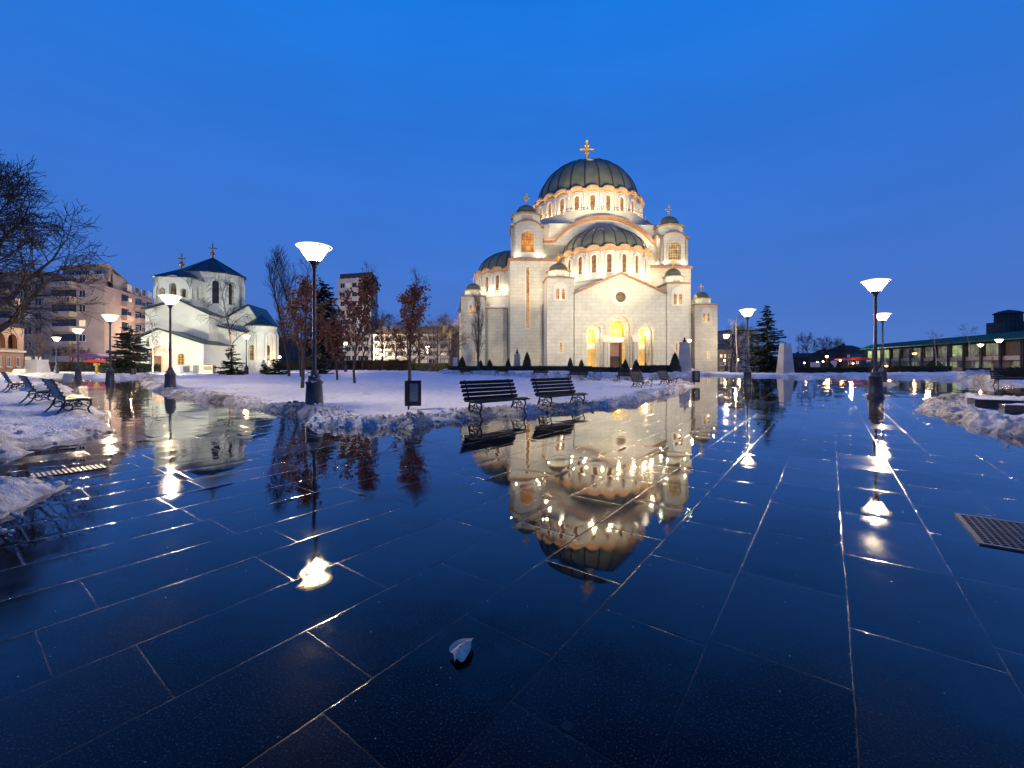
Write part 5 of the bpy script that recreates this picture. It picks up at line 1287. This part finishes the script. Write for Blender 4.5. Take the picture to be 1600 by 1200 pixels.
# ------------------------------------------------------------------ trees and shrubs
def rot_about(v, axis, a): return Matrix.Rotation(a, 3, axis) @ v
def grow(mb, rnd, p, d, L, r, lev, spec, tips):
    sp_ = spec[lev]; nseg = sp_.get('seg', 5); pts = [p.copy()]; rad = [r]; d = d.normalized()
    for i in range(nseg):
        d = (d + Vector((rnd.gauss(0,1),rnd.gauss(0,1),rnd.gauss(0,1)))*sp_.get('wob',.12) + Vector((0,0,sp_.get('up',.05)))).normalized()
        p = p + d*(L/nseg); pts.append(p.copy()); rad.append(max(sp_.get('rmin',.006), r*(1-(i+1)/nseg*sp_.get('tap',.8))))
    mb.tube(pts, rad, sp_.get('sides',3), cap=False)
    if lev+1 >= len(spec):
        tips.append(pts); return
    nx = spec[lev+1]; n = nx['n'] if isinstance(nx['n'], int) else rnd.randint(*nx['n'])
    for k in range(n):
        t = nx.get('t0',.3)+(1-nx.get('t0',.3))*(k+rnd.random())/n; t = min(t, .999)
        i = int(t*nseg); f_ = t*nseg-i; q = pts[i].lerp(pts[min(i+1,nseg)], f_)
        dd = (pts[min(i+1,nseg)]-pts[i]).normalized()
        ax = dd.orthogonal().normalized(); ax = rot_about(ax, dd, rnd.random()*6.283)
        ang = R(rnd.uniform(*nx.get('ang',(30,60))))
        nd = rot_about(dd, ax, ang)
        LL_ = nx['len']*(1-nx.get('short',.5)*t)*rnd.uniform(.75,1.2)
        grow(mb, rnd, q, nd, LL_, max(nx.get('rmin',.006), rad[i]*nx.get('rk',.55)), lev+1, spec, tips)
def leaf_cards(mb, rnd, pts, n, size, spread):
    for _ in range(n):
        p = rnd.choice(pts); p = p + Vector((rnd.gauss(0,spread),rnd.gauss(0,spread),rnd.gauss(0,spread)))
        a = Vector((rnd.gauss(0,1),rnd.gauss(0,1),rnd.gauss(0,1))).normalized(); b = a.orthogonal().normalized(); b = rot_about(b, a, rnd.random()*6.28)
        s = size*rnd.uniform(.6,1.4); c = a.cross(b)
        mb.add([tuple(p-b*s*.5), tuple(p+c*s*.3), tuple(p+b*s*.6), tuple(p-c*s*.3)], [(0,1,2,3)])
def tree(name, lab, cat, loc, seed, trunk, spec, m_trunk, m_tw, leaf=None, group=None, lean=(0,0,1)):
    rnd = random.Random(seed); t = thing(name, lab, cat, loc, 0, group)
    h, r = trunk; tb = MB(); pts = [Vector((0,0,-.1))]; rad = [r*1.35]; d = Vector(lean).normalized(); p = Vector((0,0,0)); N = 9
    for i in range(N):
        pts.append(p.copy()); rad.append(r*(1-.82*i/N)); d = (d+Vector((rnd.gauss(0,.05),rnd.gauss(0,.05),.03))).normalized(); p = p+d*h/N
    pts.append(p.copy()); rad.append(r*.12)
    tb.tube(pts, rad, 8); tb.build('trunk', m_trunk, t, smooth=60)
    mb = MB(); tips = []; s0 = spec[0]
    for k in range(s0['n']):
        tt = s0['t0']+(s0.get('t1',1)-s0['t0'])*(k+rnd.random()*.8)/s0['n']; i = min(N, 1+int(tt*N)); q = pts[i].lerp(pts[min(i+1,N+1)], tt*N-int(tt*N))
        az_ = k*2.4+rnd.uniform(-.4,.4); el = R(90-rnd.uniform(*s0['ang']))
        nd = Vector((math.cos(az_)*math.cos(el), math.sin(az_)*math.cos(el), math.sin(el)))
        if 'bias' in s0: nd = (nd+Vector(s0['bias'])).normalized()
        prof = s0.get('prof', lambda q_: 1-.5*q_)((tt-s0['t0'])/(1-s0['t0']+1e-6))
        grow(mb, rnd, q, nd, s0['len']*prof*rnd.uniform(.8,1.15), max(.012, rad[i]*s0.get('rk',.5)), 0, spec, tips)
    mb.build('crown', m_tw, t)
    if leaf:
        lb_ = MB(); tp = [q for tr_ in tips for q in tr_]; lo_ = leaf.get('zmax')
        if lo_: tp = [q for q in tp if q.z < lo_] or tp
        leaf_cards(lb_, rnd, tp, leaf['n'], leaf['size'], leaf['spread']); lb_.build('leaves', leaf['mat'], t)
    return t
# the big bare tree that leans in from the left
BIG = [dict(n=11, t0=.22, ang=(35,75), len=7.6, rk=.55, seg=9, wob=.13, up=.035, tap=.85, sides=6, prof=lambda q: 1-.45*q, bias=(.25,0,0)),
       dict(n=9, t0=.18, ang=(25,60), len=3.5, short=.45, rk=.5, seg=7, wob=.15, up=.0, sides=4),
       dict(n=8, t0=.15, ang=(25,60), len=1.7, short=.45, rk=.5, seg=5, wob=.16, up=-.01, sides=3, rmin=.016),
       dict(n=6, t0=.15, ang=(25,65), len=.85, short=.4, rk=.6, seg=3, wob=.18, up=.0, sides=3, rmin=.012)]
tree('bare_tree', 'huge bare spreading tree leaning in from the left edge', 'tree', (wx(-30,24),24,0), 11, (9.5,.44), BIG, M_BARK, M_TWIG)
# young columnar oaks that keep their brown leaves
OAK = [dict(n=26, t0=.20, ang=(22,48), len=1.9, rk=.5, seg=5, wob=.10, up=.10, sides=4, prof=lambda q: .55+.65*math.sin(math.pi*min(1,q*1.2+.2))-.35*q),
       dict(n=5, t0=.2, ang=(20,50), len=.75, rk=.5, seg=3, wob=.14, up=.05, sides=3),
       dict(n=3, t0=.3, ang=(25,55), len=.35, rk=.6, seg=2, wob=.15, sides=3)]
for px, Y, h, seed, k, lab in [(472,23.5,7.2,21,1.0,'young oak with withered brown leaves right beside the tallest street lamp'),(554,30,9.0,24,1.0,'tall narrow oak with brown leaves in front of the high rise'),
        (641,25,6.9,27,1.0,'narrow oak with brown leaves right behind the litter bin'),(527,36,6.0,29,.8,'smaller dark brown leaved oak between the two taller ones')]:
    o = [dict(s) for s in OAK]; o[0]['len'] *= h/7.2*k
    tree('oak_tree', lab, 'tree', (wx(px,Y),Y,0), seed, (h*.93,.10), o, M_BARK, M_TWIG, dict(n=int(1700*h/7), size=.17*Y/24, spread=.10, mat=M_OAKLEAF, zmax=h*.86), group='brown leaved oaks on the lawn')
# upright bare poplars
POP = [dict(n=30, t0=.12, ang=(12,28), len=4.6, rk=.42, seg=6, wob=.05, up=.10, sides=4, prof=lambda q: 1.0-.72*q),
       dict(n=7, t0=.2, ang=(12,32), len=1.7, rk=.5, seg=4, wob=.07, up=.09, sides=3, rmin=.012), dict(n=5, t0=.2, ang=(15,35), len=.8, rk=.6, seg=3, wob=.1, up=.05, sides=3, rmin=.012)]
M_POPTW = mat('brown_poplar_twigs', (.16,.085,.05), .9, var=.3)
tree('poplar_tree', 'slim bare poplar against the left wall of the cathedral', 'tree', (wx(747,74),74,0), 31, (12.2,.2), POP, M_BARK, M_POPTW)
for px, Y, top, seed, lab in [(471,44,408,33,'tall bare poplar behind the tallest street lamp'),(452,46,424,35,'thin bare poplar left of the tallest street lamp')]:
    tree('poplar_tree', lab, 'tree', (wx(px,Y),Y,0), seed, (wz(top,Y)*.97,.15), POP[:2]+[dict(n=4, t0=.2, ang=(15,35), len=.7, rk=.6, seg=3, wob=.1, up=.05, sides=3, rmin=.01)], M_BARK, M_TWIG)
# birches by the small church
BIR = [dict(n=13, t0=.30, ang=(30,60), len=3.6, rk=.45, seg=7, wob=.12, up=.02, sides=4, prof=lambda q: 1-.55*q),
       dict(n=7, t0=.2, ang=(30,60), len=1.7, rk=.45, seg=6, wob=.12, up=-.12, sides=3, rmin=.012), dict(n=6, t0=.2, ang=(20,50), len=1.2, rk=.6, seg=5, wob=.10, up=-.28, sides=3, rmin=.010)]
tree('birch_tree', 'white barked weeping birch rising before the small church', 'tree', (wx(364,54),54,0), 41, (11.8,.17), BIR, M_BIRCH, M_TWIG, lean=(-.10,0,1))
b2 = [dict(s) for s in BIR]; b2[0]['len'] = 2.2; b2[0]['n'] = 9; b2[1]['len'] = 1.1; b2[1]['n'] = 5; b2[2]['len'] = .8; b2[2]['n'] = 4
tree('birch_tree', 'thin young birch beside the orange lit church doorway', 'tree', (wx(238.5,54),54,0), 43, (8.0,.11), b2, M_BIRCH, M_TWIG, lean=(-.08,0,1))
tree('birch_tree', 'slender birch by the grey white flats right of the cathedral', 'tree', (wx(1152,66),66,0), 45, (9.0,.12), b2, M_BIRCH, M_TWIG)
for px, Y, h, seed, lab in [(1462,70,6.0,46,'thin white stemmed sapling left before the office windows'),(1521,62,6.5,47,'thin white stemmed sapling near the orange lamp at far right'),(1476,74,5.0,49,'shorter pale sapling before the dark lower windows')]:
    b3 = [dict(s) for s in b2]; b3[0]['len'] = 1.5; b3[0]['n'] = 7; b3[2]['up'] = .02; b3[1]['up'] = .05
    tree('birch_tree', lab, 'tree', (wx(px,Y),Y,0), seed, (h,.07), b3, M_BIRCH, M_TWIG)
# spruces
def spruce(name, lab, loc, h, w, seed, m=M_NEEDLE, dens=1.0, base=.06, power=.85, group=None, cs=.17):
    rnd = random.Random(seed); t = thing(name, lab, 'tree', loc, 0, group)
    q = MB(); q.tube([(0,0,-.1),(0,0,h*.5),(0,0,h*.97)], [h*.018+.04,h*.012+.02,.015], 7); q.build('trunk', M_BARK, t)
    q = MB(); nl = max(10, int(h*3.0*dens))
    for i in range(nl):
        f_ = base+(1-base)*(i+rnd.uniform(-.4,.4))/nl; f_ = min(.985,max(base,f_)); z = h*f_; Lr = w/2*(1-f_)**power*rnd.uniform(.82,1.15)+.08
        nb2 = max(5, int(6+9*(1-f_)))
        for k in range(nb2):
            a = rnd.random()*6.283; L_b = Lr*rnd.uniform(.55,1.15); z = h*f_+rnd.uniform(-.5,.5)*h/nl*1.6; dz = -L_b*rnd.uniform(.10,.34); tipup = L_b*.12
            pts = [Vector((math.cos(a)*L_b*s_, math.sin(a)*L_b*s_, z+dz*s_*(1.35-s_*.6)+tipup*s_*s_)) for s_ in (0,.33,.66,1)]
            q.tube(pts, [.022,.016,.012,.006], 3, False)
            nn_ = max(7, int(L_b/cs*8.0))
            for _ in range(nn_):
                s_ = rnd.random()**.7; i_ = min(2, int(s_*3)); p_ = pts[i_].lerp(pts[i_+1], s_*3-i_)
                d_ = Vector((math.cos(a+rnd.uniform(-1.1,1.1)), math.sin(a+rnd.uniform(-1.1,1.1)), rnd.uniform(-.6,.15))).normalized()
                sd = d_.cross(Vector((rnd.gauss(0,.4),rnd.gauss(0,.4),1))).normalized(); l_ = cs*rnd.uniform(.9,2.0); w_ = cs*rnd.uniform(.22,.42)
                q.add([tuple(p_-sd*w_), tuple(p_+d_*l_*.6-sd*w_*.8), tuple(p_+d_*l_), tuple(p_+d_*l_*.6+sd*w_*.8), tuple(p_+sd*w_)], [(0,1,2,3,4)])
    q.build('crown', m, t); return t
spruce('spruce_tree', 'tall dark spruce standing beside the pale obelisk', (wx(1198,63),63,0), wz(476,63), 7.4, 51, cs=.24, dens=.9)
spruce('spruce_tree', 'small dark spruce in the snow before the small church', (wx(362,51),51,0), wz(539,51), 3.5, 52, cs=.17)
spruce('spruce_tree', 'low spruce bush near the lamp right of the small church', (wx(431,52),52,0), wz(561,52), 3.0, 53, cs=.16, power=.6)
spruce('spruce_tree', 'slim little cypress at the apse wall of the small church', (wx(413,56),56,0), wz(563,56), 1.1, 54, cs=.13)
spruce('spruce_tree', 'dark spruce bush right behind the tallest lamp post', (wx(499,55),55,0), wz(546,55), 3.4, 55, cs=.18, power=.6)
spruce('pine_tree', 'large black pine behind the oak left of the high rise', (wx(507,62),62,0), wz(440,62), 6.4, 56, mat('black_pine_needles', (.018,.028,.018), .75, var=.45), cs=.34, base=.2, power=.55, dens=.9)
spruce('pine_tree', 'dark evergreen in front of the tall apartment block', (wx(203,58),58,0), wz(510,58), 6.0, 57, mat('dull_evergreen', (.02,.026,.018), .75, var=.45), cs=.28, base=.12, power=.5, dens=.9)
# clipped cones and hedges
def clipped(name, lab, cat, loc, shape, n, size, seed, m=M_HEDGE, rz=0, group=None):
    rnd = random.Random(seed); t = thing(name, lab, cat, loc, rz, group); q = MB(); core = MB()
    if shape[0] == 'cone':
        _, w, h = shape
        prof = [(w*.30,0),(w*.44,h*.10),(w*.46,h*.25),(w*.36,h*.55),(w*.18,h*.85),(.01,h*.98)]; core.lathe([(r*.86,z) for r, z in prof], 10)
        for _i in range(n):
            z = h*rnd.random(); f_ = z/h; rr = 0
            for (r0_,z0_),(r1_,z1_) in zip(prof, prof[1:]):
                if z0_ <= z <= z1_: rr = r0_+(r1_-r0_)*(z-z0_)/(z1_-z0_)
            a = rnd.random()*6.283; rr *= rnd.uniform(.85,1.08)
            leafq(q, rnd, Vector((rr*math.cos(a), rr*math.sin(a), z)), size)
    else:
        _, L_, d__, h = shape
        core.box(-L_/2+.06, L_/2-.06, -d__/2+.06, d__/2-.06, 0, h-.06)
        for _i in range(n):
            x_ = rnd.uniform(-L_/2, L_/2); s_ = rnd.random()
            if s_ < .6: p_ = Vector((x_, -d__/2*rnd.uniform(.92,1.06), h*rnd.random()))
            elif s_ < .85: p_ = Vector((x_, rnd.uniform(-d__/2,d__/2), h*rnd.uniform(.94,1.05)))
            else: p_ = Vector((math.copysign(L_/2, rnd.random()-.5)*rnd.uniform(.995,1.01), rnd.uniform(-d__/2,d__/2), h*rnd.random()))
            leafq(q, rnd, p_, size)
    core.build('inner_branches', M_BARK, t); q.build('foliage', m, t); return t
def leafq(q, rnd, p, s):
    a = Vector((rnd.gauss(0,1),rnd.gauss(0,1),rnd.gauss(0,1))).normalized(); b = a.orthogonal().normalized(); c = a.cross(b); s *= rnd.uniform(.6,1.3)
    q.add([tuple(p-b*s), tuple(p+c*s*.6), tuple(p+b*s), tuple(p-c*s*.6)], [(0,1,2,3)])
CONES = [(722,80,557,14,'cone shaped shrub left of the slim poplar'),(751,78,563,10,'small cone shrub at the foot of the slim poplar'),(765,78,562,12,'cone shrub just right of the slim poplar'),(794,84,561,10,'cone shrub left of the bust pedestal'),
    (823.5,80,550,15,'taller cone shrub right of the bust pedestal'),(891,76,559,10,'cone shrub at the corner of the left front turret'),(908.5,76,562,10,'cone shrub left of the left church door'),(977,62,562,12,'cone shrub right of the central church door'),(994,60,562,13,'cone shrub before the column right of the central door'),
    (1054.5,60,551,17,'largest cone shrub, beside the tall monument with bust'),(1239,60,555,15,'dark cone shrub right of the pale obelisk'),(1298,74,568,11,'left small cone in the right hand hedge'),(1310,72,568,10,'right small cone in the right hand hedge')]
for i, (px, Y, top, wpx, lab) in enumerate(CONES):
    clipped('cone_shrub', lab, 'shrub', (wx(px,Y),Y,0), ('cone', wpx*Y/FPX, wz(top,Y)), 900, .11, 100+i, group='clipped cone shrubs')
HEDG = [(735,77,8.0,1.3,.95,'low hedge left of the church, under the slim poplar'),(836,80,21,1.4,.95,'long low hedge before the left front of the church'),(937,66,9.0,1.2,.85,'short hedge before the church doors'),(1027,62,5.6,1.3,1.15,'hedge left of the tall monument with bust'),
    (1290,62,11.5,1.5,.85,'tall dark hedge right of the pale obelisk'),(1372,64,6.5,1.4,1.0,'dark hedge behind the large right lamp post'),(1440,64,8.0,1.4,1.05,'dark hedge before the lit office windows'),(1585,44,3.0,1.4,1.0,'rusty green round hedge at the right edge')]
for i, (px, Y, L_, d__, h, lab) in enumerate(HEDG):
    clipped('hedge', lab, 'hedge', (wx(px,Y),Y,0), ('box', L_, d__, h), int(L_*260), .09, 200+i, rz=R(2))
clipped('cone_shrub', 'bulky dark shrub block before the green roofed building', 'shrub', (wx(1460,72),72,0), ('cone', 2.6, wz(562,72)), 1200, .13, 220)
# dark bare trees far behind
FAR = [dict(n=12, t0=.22, ang=(25,65), len=5.2, rk=.5, seg=6, wob=.13, up=.06, sides=3, prof=lambda q: 1-.5*q),
       dict(n=8, t0=.2, ang=(25,55), len=2.6, rk=.5, seg=5, wob=.14, up=.04, sides=3, rmin=.025), dict(n=7, t0=.15, ang=(25,60), len=1.4, rk=.6, seg=3, wob=.16, up=.02, sides=3, rmin=.02)]
protos = []
FARS = [(424,105,520,'bare tree on the dark hill right of the small church'),(455,95,505,'bare tree left behind the first brown oak'),(485,100,500,'bare tree behind the black pine'),(535,95,495,'bare tree at the foot of the high rise, left side'),(566,105,500,'bare tree at the foot of the high rise, right side'),
    (597,98,488,'tall bare tree right of the high rise'),(618,110,505,'bare tree left of the bin side oak'),(655,105,503,'bare tree above the long office block, left'),(684,100,497,'round bare tree above the long office block, middle'),(704,98,494,'bare tree close to the left wall of the cathedral'),
    (1268,130,522,'leftmost of three bare trees on the right skyline'),(1290,130,527,'middle of three bare trees on the right skyline'),(1312,130,531,'rightmost of three bare trees on the right skyline'),(1142,110,508,'bare tree behind the grey white flats'),
    (110,78,535,'bare tree between apartment block and far lamp'),(60,75,520,'bare tree before the cream apartment block'),(140,84,545,'bare bush tree before the tall apartment block'),(1178,100,556,'low bare bush left of the tall spruce')]
for i, (px, Y, top, lab) in enumerate(FARS):
    h = wz(top, Y)
    if i < 3: t = tree('bare_tree', lab, 'tree', (0,0,0), 300+i, (8.0,.22), FAR, M_BARK, M_TWIG); protos.append(t)
    else: t = dup(protos[i % 3], label=lab)
    t.location = (wx(px,Y),Y,0); s = h/10.2; t.scale = (s*(.8 if px > 1200 else 1.0), s, s); t.rotation_euler = (0,0,i*1.3); t['group'] = 'bare trees in the distance'
# dark hedge mass that closes the park on the left
for i, (px, Y, L_, h, lab) in enumerate([(120,70,10,1.6,'dark hedge between the far lamps on the left'),(205,62,7,1.3,'dark hedge left of the orange church doorway'),(560,108,26,2.2,'dark hedge under the distant bare trees'),(470,90,12,2.0,'dark hedge between small church and black pine'),(665,100,18,1.5,'dark hedge in front of the long office block')]):
    clipped('hedge', lab, 'hedge', (wx(px,Y),Y,0), ('box', L_, 2.0, h), int(L_*150), .14, 240+i)
for o in list(COL.objects):
    if o.get('label') == 'x': o['label'] = 'spare'
